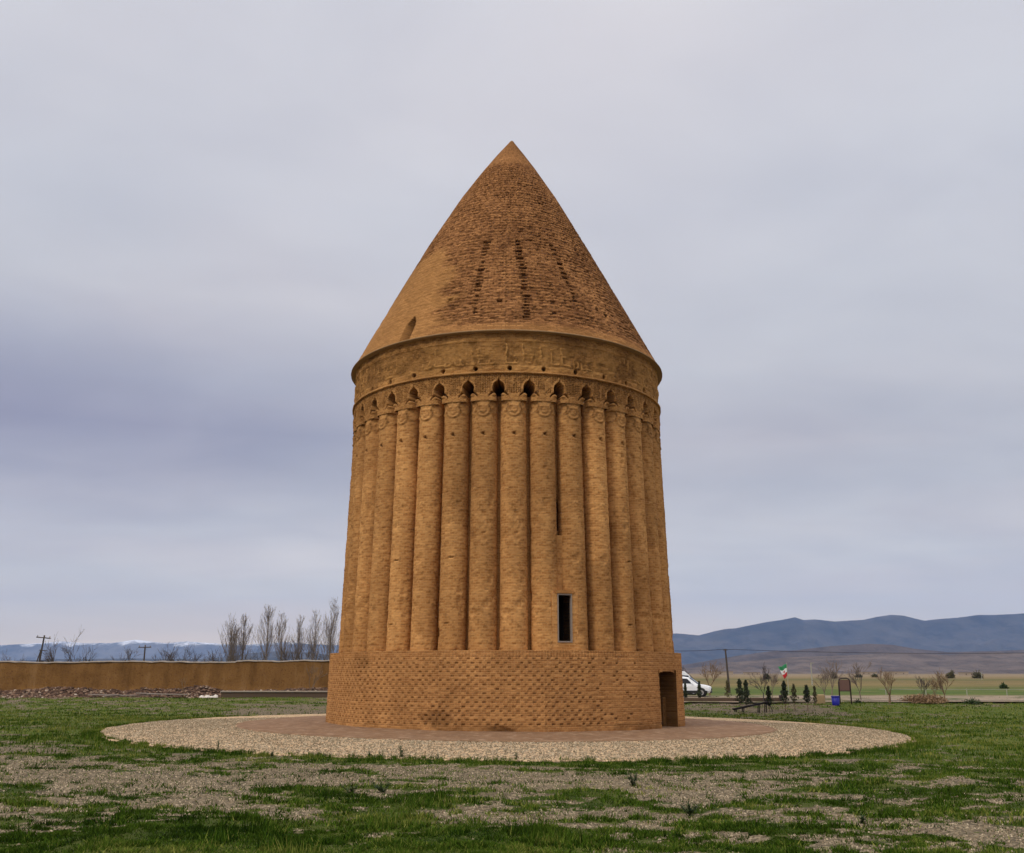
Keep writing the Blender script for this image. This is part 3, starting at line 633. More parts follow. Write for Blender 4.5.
cosx, sinx = np.cos(np.radians(A)), np.sin(np.radians(A))
nx, ny = R * cosx, R * sinx
rough = sstep(0.018, 0.045, Q + (fbm(nx * .6, ny * .6 + v_, 3) - .5) * .02) * sstep(0.855, 0.83, Q + (fbm(nx * 2 + 7, ny * 2, 3) - .5) * .03)
patch = sstep(-17, -25, PHs + (fbm(nx * 1.1 + 60, v_ * 1.1, 4, .6) - .5) * 26 + Q * 22) * sstep(-76, -66, PHs + (fbm(nx + 9, v_, 3) - .5) * 10) * sstep(0.40, 0.36, Q + (fbm(nx * .9, v_ * .9 + 8, 4) - .5) * .12)
sa = np.radians(A) * 6.2; n_a = fbm(sa * 3.6 + 11, v_ * 5.0, 4, .7); n_b = fbm(sa * 7.5 + 3, v_ * 11, 2, .6)
pits = sstep(0.56, 0.66, n_b) * 0.8 + sstep(0.62, 0.72, n_a) * 0.3
course = (np.sin(v_ * 2 * math.pi / 0.26) > 0.35) * 0.035
rr_ = rough * (1 - patch * .70)
disp = rr_ * ((n_a - .5) * 0.10 + pits * 0.06 + course) + (fbm(nx * .5 + 2, ny * .5 + v_ * .5, 3) - .5) * 0.12
hole = rr_ * np.clip(pits * 0.55, 0, 1)
marks = []
def col(pts, w, h, n, jit=0):
    P = [cone_hit(*p) for p in pts]; P = [p for p in P if p]
    for i in range(n):
        f = i / max(1, n - 1) * (len(P) - 1); j = min(int(f), len(P) - 2) if len(P) > 1 else 0; g = f - j
        a = P[j][0] * (1 - g) + P[min(j + 1, len(P) - 1)][0] * g; qq = P[j][1] * (1 - g) + P[min(j + 1, len(P) - 1)][1] * g
        marks.append((a + random.gauss(0, .25), qq, w * random.uniform(.35, 1.0), h * random.uniform(.45, 1.0), random.uniform(.3, 1)))
col([(487, 242), (483, 257), (480, 275), (477, 290)], .20, .10, 15); col([(476, 296), (474, 312)], .16, .07, 5)
col([(518, 241), (520.5, 257), (523, 272), (524.5, 288)], .21, .10, 15); col([(526, 296), (527, 317)], .2, .07, 8)
col([(552, 245), (558, 258), (562, 270), (568, 283)], .17, .10, 9); col([(572, 290), (577, 305)], .12, .06, 5)
col([(576, 250), (583, 262), (590, 275), (597, 286)], .13, .09, 8); col([(600, 296), (612, 316)], .12, .08, 5)
for p in [(450, 300), (499, 300.5), (552, 285), (553, 303), (554, 313), (597, 309.5), (606, 316), (517.7, 241), (487, 242.5), (540, 203), (586, 309)]:
    col([p, p], .16, .13, 1)
for a, qq, w, hh, dp in marks:
    d1 = np.abs(((PHs - a + 180) % 360) - 180) * math.pi / 180 * R + (n_b - .5) * .22; d2 = np.abs(Q - qq) * 18.6 + (n_a - .5) * .12
    mk = sstep(1.25, .8, np.maximum(d1 / w, d2 / hh)); disp = np.maximum(disp, mk * 0.34 * dp); hole = np.maximum(hole, mk * (.35 + .5 * dp))
# arched opening low on the left flank
oa, oq = cone_hit(409, 329)
d1 = (((PHs - oa + 180) % 360) - 180) * math.pi / 180 * R; d2 = (Q - oq) * 18.6
mk = ((np.abs(d1) < 0.34 * np.clip(1.0 - np.clip((d2 - .1) / 0.85, 0, 1) ** 2, 0, 1)) & (d2 > -0.95) & (d2 < .95)).astype(float)
disp = np.maximum(disp, mk * 1.9); hole = np.maximum(hole, mk); patch = patch * (1 - mk)  # shade inside the opening is painted into the colour as well
rad = R - disp * np.clip(R / 2.5, .15, 1)
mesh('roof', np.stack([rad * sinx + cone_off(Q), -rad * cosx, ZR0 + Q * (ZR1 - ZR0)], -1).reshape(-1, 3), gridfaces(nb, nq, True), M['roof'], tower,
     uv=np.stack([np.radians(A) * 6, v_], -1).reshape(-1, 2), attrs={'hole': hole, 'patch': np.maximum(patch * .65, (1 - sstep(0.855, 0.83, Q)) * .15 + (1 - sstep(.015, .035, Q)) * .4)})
mb = MB(); mb.lathe([(0.0, .05), (.08, .03), (.16, -.06), (.20, -.2), (.15, -.26)], 12); mb.build('roof_tip', M['rim'], tower, True, (0.30, 0, ZR1))

# ------------------------------------------------------------------ branching plants
def tubes(name, segs, mat, parent=None, loc=None, n=4):
    S = np.array([(*a, *b, r0, r1) for a, b, r0, r1 in segs]); a = S[:, 0:3]; b = S[:, 3:6]; d = b - a; d /= np.linalg.norm(d, axis=1)[:, None] + 1e-9
    up = np.where(np.abs(d[:, 2:3]) < .9, np.array([[0, 0, 1.0]]), np.array([[1.0, 0, 0]])); u = np.cross(d, up); u /= np.linalg.norm(u, axis=1)[:, None] + 1e-9; w = np.cross(d, u)
    V = []
    for k in range(n):
        c_, s_ = math.cos(2 * math.pi * k / n), math.sin(2 * math.pi * k / n); o_ = u * c_ + w * s_
        V.append(a + o_ * S[:, 6:7]); V.append(b + o_ * S[:, 7:8])
    V = np.stack(V, 1).reshape(-1, 3); i = np.arange(len(S)) * 2 * n
    Fc = np.concatenate([np.stack([i + 2 * k, i + 2 * ((k + 1) % n), i + 2 * ((k + 1) % n) + 1, i + 2 * k + 1], 1) for k in range(n)])
    return mesh(name, V, Fc, mat, parent, smooth=True, loc=loc)
def grow(rnd, p, d, L_, r, depth, spread, segs, up=0.3, kids=(3, 5), shrink=0.62, minr=0.008):
    n = 3; pts = [p]; q = p.copy(); dd = d.copy()
    for k in range(n):
        dd = (dd + Vector((rnd.gauss(0, .10), rnd.gauss(0, .10), up * .18))).normalized(); q = q + dd * (L_ / n)
        r1 = max(minr, r * (1 - .5 * (k + 1) / n)); segs.append((tuple(pts[-1]), tuple(q), max(minr, r * (1 - .5 * k / n)), r1)); pts.append(q.copy())
    if depth <= 0: return
    for k in range(rnd.randint(*kids)):
        f = rnd.uniform(.25, 1.0); j = min(int(f * n), n - 1); st = pts[j].lerp(pts[j + 1], f * n - j)
        az = rnd.uniform(0, 2 * math.pi); sp = spread * rnd.uniform(.6, 1.3)
        a = dd.cross(Vector((math.cos(az), math.sin(az), .1))).normalized(); nd = (dd * math.cos(sp) + a * math.sin(sp)).normalized()
        nd = (nd + Vector((0, 0, up))).normalized()
        grow(rnd, st, nd, L_ * shrink * rnd.uniform(.7, 1.2), max(minr, r * (1 - .5 * f) * .6), depth - 1, spread, segs, up, kids, shrink, minr)
def poplar(rnd, h, stems=1, w=1.0):
    tr = []; cr = []
    for s_ in range(stems):
        x = (s_ - (stems - 1) / 2) * 0.7 * w; p = Vector((x, 0, 0)); hh = h * (1 if s_ == 0 else rnd.uniform(.8, .97)); n = 12; pts = [p]
        for k in range(n):
            q = pts[-1] + Vector((rnd.gauss(0, .07) + x * .04, rnd.gauss(0, .07), hh / n)); pts.append(q)
            tr.append((tuple(pts[-2]), tuple(q), .15 * (1 - k / n) + .02, .15 * (1 - (k + 1) / n) + .02))
        for k in range(int(74 * h / 13)):
            f = rnd.uniform(.16, .97); j = min(int(f * n), n - 1); st = pts[j].lerp(pts[j + 1], f * n - j); az = rnd.uniform(0, 6.28); sp = rnd.uniform(.2, .55)
            d = Vector((math.cos(az) * math.sin(sp), math.sin(az) * math.sin(sp), math.cos(sp)))
            grow(rnd, st, d, (1 - f) * hh * .36 * w + 1.0, .028 * (1 - f) + .012, 2, .30, cr, .45, (2, 4), .5, .008)
    return tr, cr
def spreading(rnd, h, spread=.7, depth=4, kids=(2, 4), thick=.05, minr=.012):
    tr = []; cr = []; p = Vector((0, 0, 0)); d = Vector((rnd.gauss(0, .08), 0, 1)).normalized()
    q = p + d * h * .22; tr.append((tuple(p), tuple(q), h * thick * .6, h * thick * .45))
    for k in range(rnd.randint(3, 5)):
        az = rnd.uniform(0, 6.28); sp = spread * rnd.uniform(.5, 1.2); dd = Vector((math.cos(az) * math.sin(sp), math.sin(az) * math.sin(sp), math.cos(sp)))
        grow(rnd, q.copy(), dd, h * .42, h * thick * .28, depth - 1, .55, cr, .18, kids, .66, minr)
    return tr, cr
def place_tree(kind, name, px, ytop, D, zg, label, cat, group, mat, seed, hmul=1.0, **kw):
    rnd = random.Random(seed); b = at(px, 660, D); b.z = zg; top = at(px, ytop, D).z; h = (top - zg) * hmul
    tr, cr = (poplar if kind == 'poplar' else spreading)(rnd, h, **kw)
    mz = np.percentile([s[1][2] for s in cr + tr], 99.3 if kind != 'poplar' else 99.9); k = h / mz
    sc_ = lambda S: [((a[0], a[1], a[2] * k), (c[0], c[1], c[2] * k), r0, r1) for a, c, r0, r1 in S]
    root = empty(name, b, 0, label, cat, group)
    tubes('trunk', sc_(tr), mat, root, n=6); tubes('crown', sc_(cr), mat, root, n=3)
    return root
G = 'bare trees beyond the mud wall'
ZF = 0.41
for i, (px, yt, D, st, w, lab) in enumerate([
    (231, 613, 150, 2, 1.0, 'bare poplar with several stems, leftmost of the tall row beyond the mud wall'),
    (243, 613, 152, 1, 1.0, 'bare poplar close to the right of the leftmost, multi-stemmed one beyond the mud wall'),
    (266, 604, 150, 1, 1.15, 'tall dense bare poplar standing right of the gap in the row beyond the mud wall'),
    (281, 611, 156, 1, .85, 'slim bare poplar with one dark straight trunk beyond the mud wall'),
    (297, 614, 165, 1, .8, 'pale thin bare poplar right of the slim dark-trunked one beyond the mud wall'),
    (312, 609, 158, 1, .85, 'bare poplar second from the tower in the row beyond the mud wall'),
    (331, 597, 146, 1, 1.0, 'tallest bare poplar in the row beyond the mud wall, nearest the tower')]):
    place_tree('poplar', 'poplar_tree', px, yt, D, ZF, lab, 'tree', 'tall bare poplars beyond the mud wall', M['bark_grey'], 40 + i, stems=st, w=w)
for i, (px, yt, D, lab, kw) in enumerate([
    (61, 629, 135, 'dark wide-branching bare tree right of the leaning power pole', dict(spread=.75)),
    (84, 641, 135, 'bare tree with long slanting branches, second right of the leaning power pole', dict(spread=.8)),
    (6, 650, 170, 'low bare tree at the far left end of the mud wall', {}),
    (15, 654, 175, 'very low bare tree just left of the leaning power pole', {}),
    (112, 653, 160, 'tiny bare tree midway between the wide-branching trees and the short pole', {}),
    (126, 646, 160, 'slender bare tree just left of the short straight pole', dict(spread=.3)),
    (166, 651, 150, 'low bare tree just right of the short straight pole', {}),
    (175, 645, 150, 'bare forked tree in the thicket left of the poplars, nearest the short pole', dict(spread=.5)),
    (183, 642, 150, 'tallest bare tree in the thicket left of the poplars', dict(spread=.55)),
    (194, 646, 155, 'upright bare tree in the middle of the thicket left of the poplars', dict(spread=.4)),
    (205, 649, 150, 'bare tree in the thicket left of the poplars, second from the poplars', dict(spread=.45)),
    (216, 651, 150, 'small bare tree in the thicket, nearest the leftmost poplar', dict(spread=.45)),
    (256, 650, 150, 'small bare tree filling the gap between the poplars', dict(spread=.4)),
    (290, 640, 150, 'short bare tree under the slim poplars', dict(spread=.4)),
    (304, 636, 150, 'short dense bare tree between the pale poplar and the next', dict(spread=.45)),
    (321, 640, 148, 'short bushy bare tree left of the tallest poplar', dict(spread=.45)),
    (338, 642, 140, 'short bare tree beyond the wall partly hidden by the tower', dict(spread=.45))]):
    place_tree('s', 'bare_tree', px, yt, D, ZF, lab, 'tree', G, M['bark_dark'], 80 + i, **kw)

# mud wall to the left
wy = 40.0
def mudwall():
    root = empty('mud_wall', (0, wy, ZF), 0, 'long ochre mud-plastered boundary wall with pale coping left of the tower', 'wall')
    xs = np.arange(-95, 8, 0.25); zs = np.linspace(-0.3, 1, 22)
    A, Q = np.meshgrid(xs, np.linspace(0, 1, 22), indexing='ij')
    x1 = at(236, 660, 98).x
    top = 3.20 + np.where(xs > x1, 0.10, 0.0) + (fbm(xs * .5, xs * 0, 5, .65) - .5) * 0.26
    Zw = -0.3 + Q * (top[:, None] + .3)
    y = -0.30 - 0.25 * (1 - Q) + (fbm(A * .8, Zw * .9, 4, .6) - .5) * 0.16 - sstep(1.0, 0.3, Zw) * (fbm(A * 1.6, Zw * 2, 4, .6) - .3) * 0.5
    fr_ = np.stack([A, y, Zw], -1); bk_ = np.stack([A[:, -1:], 0 * A[:, -1:] + 0.3, Zw[:, -1:]], -1); bk2 = np.stack([A[:, -1:], 0 * A[:, -1:] + 0.45, 0 * A[:, -1:] - .3], -1)
    v = np.concatenate([fr_, bk_, bk2], 1)
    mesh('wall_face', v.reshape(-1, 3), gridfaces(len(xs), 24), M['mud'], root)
    y0 = -0.40; v = np.stack([np.stack([xs, 0 * xs + yy, top + dz], -1) for yy, dz in ((y0, -.02), (y0, .09), (.35, .11), (.35, -.02))], 1)
    mesh('coping', v.reshape(-1, 3), gridfaces(len(xs), 4), M['concrete'], root)
mudwall()
# rubble along the wall foot
def rocks(name, pts, smin, smax, mat, flat=.7, seed=1):
    r_ = np.random.RandomState(seed); V = []; Fc = []
    base = np.array([(1, 0, 0), (.3, .9, .1), (-.8, .5, 0), (-.7, -.7, .1), (.4, -.9, 0), (.5, .3, .8), (-.4, .3, .9), (0, -.5, .8)])
    fs = [(0, 1, 5), (1, 2, 6), (1, 6, 5), (2, 3, 6), (3, 7, 6), (3, 4, 7), (4, 0, 7), (0, 5, 7), (5, 6, 7)]
    for p in pts:
        s_ = r_.uniform(smin, smax); a = r_.uniform(0, 6.28); b = base * (1 + r_.normal(0, .15, base.shape)) * s_ * np.array((1, 1, flat))
        x = b[:, 0] * math.cos(a) - b[:, 1] * math.sin(a); y = b[:, 0] * math.sin(a) + b[:, 1] * math.cos(a)
        n0 = len(V) * 8; V.append(np.stack([x + p[0], y + p[1], b[:, 2] + p[2]], 1)); Fc.append(np.array(fs) + n0)
    return np.concatenate(V), np.concatenate(Fc)
bx_ = np.arange(-70, 6, .3); by_ = np.linspace(36.6, 40.2, 16); A, B = np.meshgrid(bx_, by_, indexing='ij')
def bank(a, b): return sstep(36.9, 39.6, b) * (.15 + 1.1 * fbm(a * .35, b * .2 + 3, 4, .6)) * 1.0
tag(mesh('earth_bank', np.stack([A, B, gz(A, B) - .06 + bank(A, B) + (fbm(A * 2, B * 3, 3) - .5) * .22], -1).reshape(-1, 3), gridfaces(len(bx_), 16), M['bank']), kind='structure')
pts = []
for k in range(6000):
    x = random.uniform(-64, -14); y = 36.9 + 2.9 * random.random() ** 1.0; pts.append((x, y, float(gz(x, y)) + float(bank(x, y)) - .02))
v, f = rocks('r', pts, .05, .20, None, .7, 4); tn_ = np.repeat(np.clip(np.random.RandomState(2).normal(.26, .28, len(v) // 8), 0, 1), 8)
tag(mesh('rubble', v, f, M['rubble'], attrs={'tone': tn_}), 'strip of broken brick and earth rubble along the foot of the mud wall', 'rubble', kind='stuff')
for k, (px, py, w_, hgt, dx) in enumerate([(202, 697, .55, .42, 0), (207, 697, .6, .5, 0), (212, 698, .5, .38, 0), (216, 697, .65, .62, 0), (209, 695, .45, .5, 0)]):
    p = at(px, 690, 94.3 + .3 * (k == 4)); p.z = float(gz(p.x, p.y)) + .05; v, f = rocks('w', [(0, 0, 0)], w_ * .5, w_ * .5, None, hgt / w_ * .95, 20 + k)
    tag(mesh('white_rock', v, f, M['white_stone'], loc=p), ['leftmost white rock of the heap before the mud wall', 'white rock second from the left in the heap before the mud wall', 'low white rock in front of the heap before the mud wall', 'largest, rightmost white rock of the heap before the mud wall', 'white rock at the back of the heap before the mud wall'][k], 'rock', 'white rocks heaped before the mud wall')
for k, (px, py, ln, rz, lab) in enumerate([(128, 696.5, 4.2, .02, 'long pale plank lying in the rubble at the foot of the mud wall'), (105, 695, 3.0, -.06, 'shorter grey plank left of the long pale one in the rubble'), (168, 694, 3.6, .05, 'grey plank in the rubble between the long plank and the white rocks'), (150, 695.5, 2.4, .12, 'short tilted plank beside the long pale one in the rubble')]):
    p = at(px, 690, 94.9); p.z = float(gz(p.x, p.y)) + .12 + .05 * k; MB().box((0, 0, .1), (ln, .45, .10), ry=.02 * (k - 1), bev=.02).build('plank', M['plank'], None, loc=p)
    o = bpy.context.scene.objects[-1] if False else C.objects[-1]; o.rotation_euler = (0, 0, rz); tag(o, lab, 'plank', 'planks in the rubble')
p0 = at(222, 690, 94.9); p1 = at(345, 690, 94.9); p0.z = .40
root = empty('concrete_channel', ((p0.x + p1.x) / 2, p0.y, p0.z), 0, 'low pale-topped concrete channel at the foot of the mud wall beside the tower', 'channel')
MB().box((0, 0, .22), (p1.x - p0.x, .5, .56), bev=.02).build('channel_wall', M['kerbdark'], root)
MB().box((0, 0, .565), (p1.x - p0.x + .1, .7, .12), bev=.02).build('channel_coping', M['concrete'], root)
# scrub in front of the wall
place_tree('s', 'bare_shrub', 312, 664, 96, ZF, 'tangled bare shrub in front of the mud wall beside the tower', 'shrub', None, M['bark_tan'], 160, spread=.6, depth=4)
place_tree('s', 'dry_stalk', 186, 677, 95, ZF, 'pale dry forked stalk leaning before the mud wall above the white rocks', 'plant', None, M['bark_tan'], 161, spread=.25, depth=2)

# power poles at the left
def power_pole(px, yt, D, label, lean=0, trans=False):
    b = at(px, 660, D); b.z = ZF; h = at(px, yt, D).z - ZF; root = empty('power_pole', b, 0, label, 'utility pole'); root.rotation_euler = (0, lean, 0)
    MB().tube([(0, 0, -.3), (0, 0, h)], [.17, .10], 10).build('pole', M['wood_pole'], root)
    MB().box((0, -.14, h - .35), (2.0, .12, .14)).build('crossarm', M['wood_pole'], root)
    for s_ in (-.85, 0, .85):
        MB().lathe([(.03, 0), (.07, .03), (.05, .1), (.075, .14), (.04, .2)], 8, (s_, -.14, h - .28)).build('insulator', M['steel'], root)
    if trans:
        MB().lathe([(.0, 0), (.34, 0), (.36, .1), (.36, .75), (.30, .85), (0, .88)], 14, (.42, -.2, h * .42)).build('transformer', M['black_metal'], root, True)
        MB().box((.35, -.2, h * .40), (1.0, .5, .08)).build('platform', M['wood_pole'], root)
        MB().box((.30, -.15, h * .72), (1.1, .1, .1)).build('crossarm', M['wood_pole'], root)
        MB().tube([(-.05, 0, h * .75), (-1.0, 0, -.3)], .08, 6).build('stay', M['wood_pole'], root)
power_pole(37, 635, 140, 'leaning power pole with crossarm and transformer behind the left part of the mud wall', .09, True)
power_pole(144, 645, 160, 'short straight power pole with small crossarm behind the mud wall left of the thicket')

# ------------------------------------------------------------------ right side of the site
def wheel(parent, x, y, r, w):
    t_ = MB(); n = 20
    prof = [(r * .62, -w / 2), (r * .92, -w / 2), (r, -w * .32), (r, w * .32), (r * .92, w / 2), (r * .62, w / 2)]
    v = [(x + a * math.cos(2 * math.pi * k / n), y + b, r + a * math.sin(2 * math.pi * k / n)) for a, b in prof for k in range(n)]
    t_.add(v, [(i * n + k, i * n + (k + 1) % n, (i + 1) * n + (k + 1) % n, (i + 1) * n + k) for i in range(5) for k in range(n)])
    wh = t_.build('wheel', M['tyre'], parent, True)
    t_ = MB(); sg = -1 if y < 0 else 1
    v = [(x, y + sg * w * .30, r)] + [(x + r * .62 * math.cos(2 * math.pi * k / n), y + sg * w * .42, r + r * .62 * math.sin(2 * math.pi * k / n)) for k in range(n)]
    t_.add(v, [(0, 1 + k, 1 + (k + 1) % n) for k in range(n)]); t_.build('wheel_rim', M['alloy'], wh)
def vehicle(name, loc, rz, label, cat, stations, roof, wheels, L2, hw, glass_side, rr=.36, scale=1.0):
    """stations: (x, z bottom, z shoulder, half width); roof: (x, z base, z top, half width base, half width top)"""
    root = empty(name, loc, rz, label, cat, 'white vehicles parked beside the tower'); root.scale = (scale,) * 3
    v = []; f = []
    for x, zb_, zs, w in stations:
        v += [(x, -w * .9, zb_), (x, -w, zb_ + .18), (x, -w, zs - .22), (x, -w * .95, zs - .05), (x, -w * .80, zs), (x, w * .80, zs), (x, w * .95, zs - .05), (x, w, zs - .22), (x, w, zb_ + .18), (x, w * .9, zb_)]
    n = 10
    for i in range(len(stations) - 1):
        for k in range(n): f.append((i * n + k, i * n + (k + 1) % n, (i + 1) * n + (k + 1) % n, (i + 1) * n + k))
    f += [tuple(range(n)), tuple(range((len(stations) - 1) * n, len(stations) * n))[::-1]]
    o = mesh('body', v, f, M['white_paint'], root, smooth=False)
    v = []; f = []
    for x, z0, z1, w0, w1 in roof: v += [(x, -w0, z0), (x, -w1, z1 - .05), (x, -w1 * .85, z1), (x, w1 * .85, z1), (x, w1, z1 - .05), (x, w0, z0)]
    n = 6
    for i in range(len(roof) - 1):
        for k in range(n): f.append((i * n + k, i * n + (k + 1) % n, (i + 1) * n + (k + 1) % n, (i + 1) * n + k))
    f += [tuple(range(n)), tuple(range((len(roof) - 1) * n, len(roof) * n))[::-1]]
    mesh('cabin', v, f, M['white_paint'], root)
    for sgn in (-1, 1):
        for poly in glass_side:
            o = MB(); pts = [(x, sgn * (y + .012), z) for x, y, z in poly]; o.add(pts + [(x, y_ - sgn * .03, z) for x, y_, z in pts], [tuple(range(len(poly))), tuple(range(2 * len(poly) - 1, len(poly) - 1, -1))] + [(i, (i + 1) % len(poly), len(poly) + (i + 1) % len(poly), len(poly) + i) for i in range(len(poly))])
            o.build('side_window', M['glass'], root)
    for x, y in wheels:
        MB().tube([(x, y - .06 * np.sign(y), rr), (x, y + .075 * np.sign(y), rr)], rr * 1.18, 20).build('wheel_arch', M['tyre'], root)
        wheel(root, x, y + .09 * np.sign(y), rr, .24)
    return root
pc = gp(686, 697.2); pc.y = 37.2; pc.z = float(gz(pc.x, pc.y)) + .13
xx = at(686, 690, 95.3).x
suv = vehicle('parked_suv', (xx, 37.2, pc.z), R_(-14), 'white SUV parked half hidden behind the right side of the tower', 'car',
    [(-2.25, .45, .85, .80), (-2.2, .32, 1.08, .90), (-1.6, .30, 1.12, .94), (0, .30, 1.12, .94), (.9, .30, 1.12, .94), (1.7, .30, 1.04, .93), (2.15, .32, .92, .88), (2.32, .42, .74, .78)],
    [(-2.15, 1.08, 1.12, .84, .78), (-1.75, 1.08, 1.68, .86, .68), (-1.2, 1.08, 1.76, .87, .68), (-.2, 1.08, 1.77, .87, .69), (.35, 1.08, 1.68, .87, .68), (1.15, 1.06, 1.10, .84, .80)],
    [(-1.45, -.92), (-1.45, .92), (1.45, -.92), (1.45, .92)], 2.3, .94,
    [[(-1.62, .80, 1.16), (-.72, .84, 1.16), (-.72, .73, 1.60), (-1.50, .73, 1.58)], [(-.64, .85, 1.16), (.62, .86, 1.16), (.20, .74, 1.58), (-.64, .73, 1.61)]])
MB().add([(1.16, -.72, 1.155), (1.16, .72, 1.155), (.44, .62, 1.71), (.44, -.62, 1.71), (1.02, -.74, 1.08), (1.02, .74, 1.08), (.38, .6, 1.6), (.38, -.6, 1.6)], [(0, 1, 2, 3), (7, 6, 5, 4), (0, 3, 7, 4), (1, 5, 6, 2), (3, 2, 6, 7)]).build('windscreen', M['glass'], suv)
for s_ in (-1, 1):
    MB().box((2.20, s_ * .66, .80), (.16, .34, .16), bev=.04).build('headlight', M['lamp'], suv)
    MB().box((.62, s_ * 1.02, 1.18), (.14, .20, .15), bev=.03).build('side_mirror', M['white_paint'], suv)
    MB().box((0, s_ * .945, .42), (4.0, .03, .22)).build('sill_trim', M['tyre'], suv)
MB().box((2.33, 0, .62), (.06, .9, .20)).build('grille', M['black_metal'], suv)
MB().box((2.28, 0, .40), (.14, 1.5, .16), bev=.03).build('bumper', M['tyre'], suv)
xv = at(676, 690, 108).x
van = vehicle('parked_van', (xv, 50.0, ZF), R_(4), 'white van whose roof shows above the SUV beside the tower', 'van',
    [(-2.7, .4, 1.2, .92), (-2.65, .32, 1.4, .98), (0, .32, 1.4, 1.0), (1.7, .32, 1.3, .98), (2.3, .34, 1.05, .92), (2.5, .45, .85, .82)],
    [(-2.68, 1.3, 2.1, .92, .82), (-2.55, 1.3, 2.42, .94, .80), (0, 1.3, 2.48, .95, .82), (.9, 1.3, 2.36, .95, .80), (1.35, 1.28, 1.95, .93, .80), (1.95, 1.2, 1.26, .88, .82)],
    [(-1.7, -.95), (-1.7, .95), (1.6, -.95), (1.6, .95)], 2.5, 1.0,
    [[(-2.4, .94, 1.42), (-1.2, .95, 1.42), (-1.2, .89, 2.05), (-2.4, .88, 2.05)], [(-1.0, .95, 1.42), (.2, .95, 1.42), (.2, .89, 2.05), (-1.0, .89, 2.05)], [(.35, .95, 1.42), (1.5, .93, 1.42), (1.15, .88, 1.95), (.35, .89, 2.02)]])
MB().add([(1.98, -.76, 1.40), (1.98, .76, 1.40), (1.42, .74, 1.98), (1.42, -.74, 1.98), (1.90, -.76, 1.33), (1.90, .76, 1.33), (1.30, .74, 1.93), (1.30, -.74, 1.93)], [(0, 1, 2, 3), (7, 6, 5, 4), (0, 3, 7, 4), (1, 5, 6, 2), (3, 2, 6, 7)]).build('windscreen', M['glass'], van)
place_tree('s', 'dark_bush', 684, 667, 125, ZF, 'dark bare bush top showing over the white van beside the tower', 'bush', None, M['bark_dark'], 170, spread=.4, depth=4)

# young cypresses on bare stems
def cypress(px, yt, yb, label, dens=1.0, wide=.26, mat='cypress', bare=.27, D=None, seed=0):
    b = gp(px, yb); Dd = b.y + 58.09; h = at(px, yt, Dd).z - b.z; rnd = np.random.RandomState(seed + int(px))
    root = empty('young_cypress', b, 0, label, 'tree', 'young conifers in the bed right of the tower')
    MB().tube([(0, 0, -.1), (.02, 0, h * .5), (0, .01, h * .9)], [.035, .022, .008], 6).build('trunk', M['bark_tan'], root)
    n = int(750 * dens); z = rnd.rand(n) ** .8; r = wide * (1 - z) ** .55 * (z * 6 + .35).clip(0, 1) * (.3 + .95 * rnd.rand(n) ** .6) * (1 + .40 * np.sin(z * 17 + px) + .25 * np.sin(z * 41 + px * 3)); a = rnd.rand(n) * 6.28
    c = np.stack([r * np.cos(a), r * np.sin(a), h * (bare + (1 - bare) * z)], 1)
    d1 = rnd.normal(0, 1, (n, 3)); d1[:, 2] = np.abs(d1[:, 2]) + 1.2; d1 /= np.linalg.norm(d1, axis=1)[:, None]; d2 = np.cross(d1, rnd.normal(0, 1, (n, 3))); d2 /= np.linalg.norm(d2, axis=1)[:, None]
    V = np.stack([c - d2 * .035, c + d2 * .035, c + d1 * .16], 1).reshape(-1, 3); mesh('crown', V, np.arange(3 * n).reshape(-1, 3), M[mat], root)
for px, yt, yb, lab, dn, wd_, mt, br in [
    (699.8, 682, 700, 'dark young conifer standing before the front of the white SUV', 1, .17, 'cypress', .05),
    (685.8, 684, 702, 'young conifer squeezed between the tower and the SUV door', 1, .16, 'cypress', .05),
    (728, 681, 698, 'thin brownish conifer at the foot of the plain pole', .5, .24, 'bush', .05),
    (740.5, 680, 705, 'broad young conifer behind the sloping board, left of its twin', 1.3, .34, 'cypress', .08),
    (747, 681, 707, 'broad young conifer behind the sloping board, right of its twin', 1.3, .30, 'cypress', .08),
    (769.5, 687, 711, 'young conifer on a bare stem right of the sloping board', 1, .22, 'cypress', .18),
    (785.5, 682, 711, 'tallest dark conifer on a bare stem, right under the flag', 1.2, .27, 'cypress', .30),
    (795, 685, 711, 'thin brownish conifer on a bare stem right of the tallest one', .5, .24, 'bush', .32),
    (808, 686, 711, 'young conifer on a bare stem, left of the thin one by the tan block', 1, .26, 'cypress', .33),
    (815.5, 687, 706, 'thinnest conifer, right beside the tan block', .5, .15, 'bush', .15)]:
    cypress(px, yt, yb, lab, dn, wd_, mt, br)

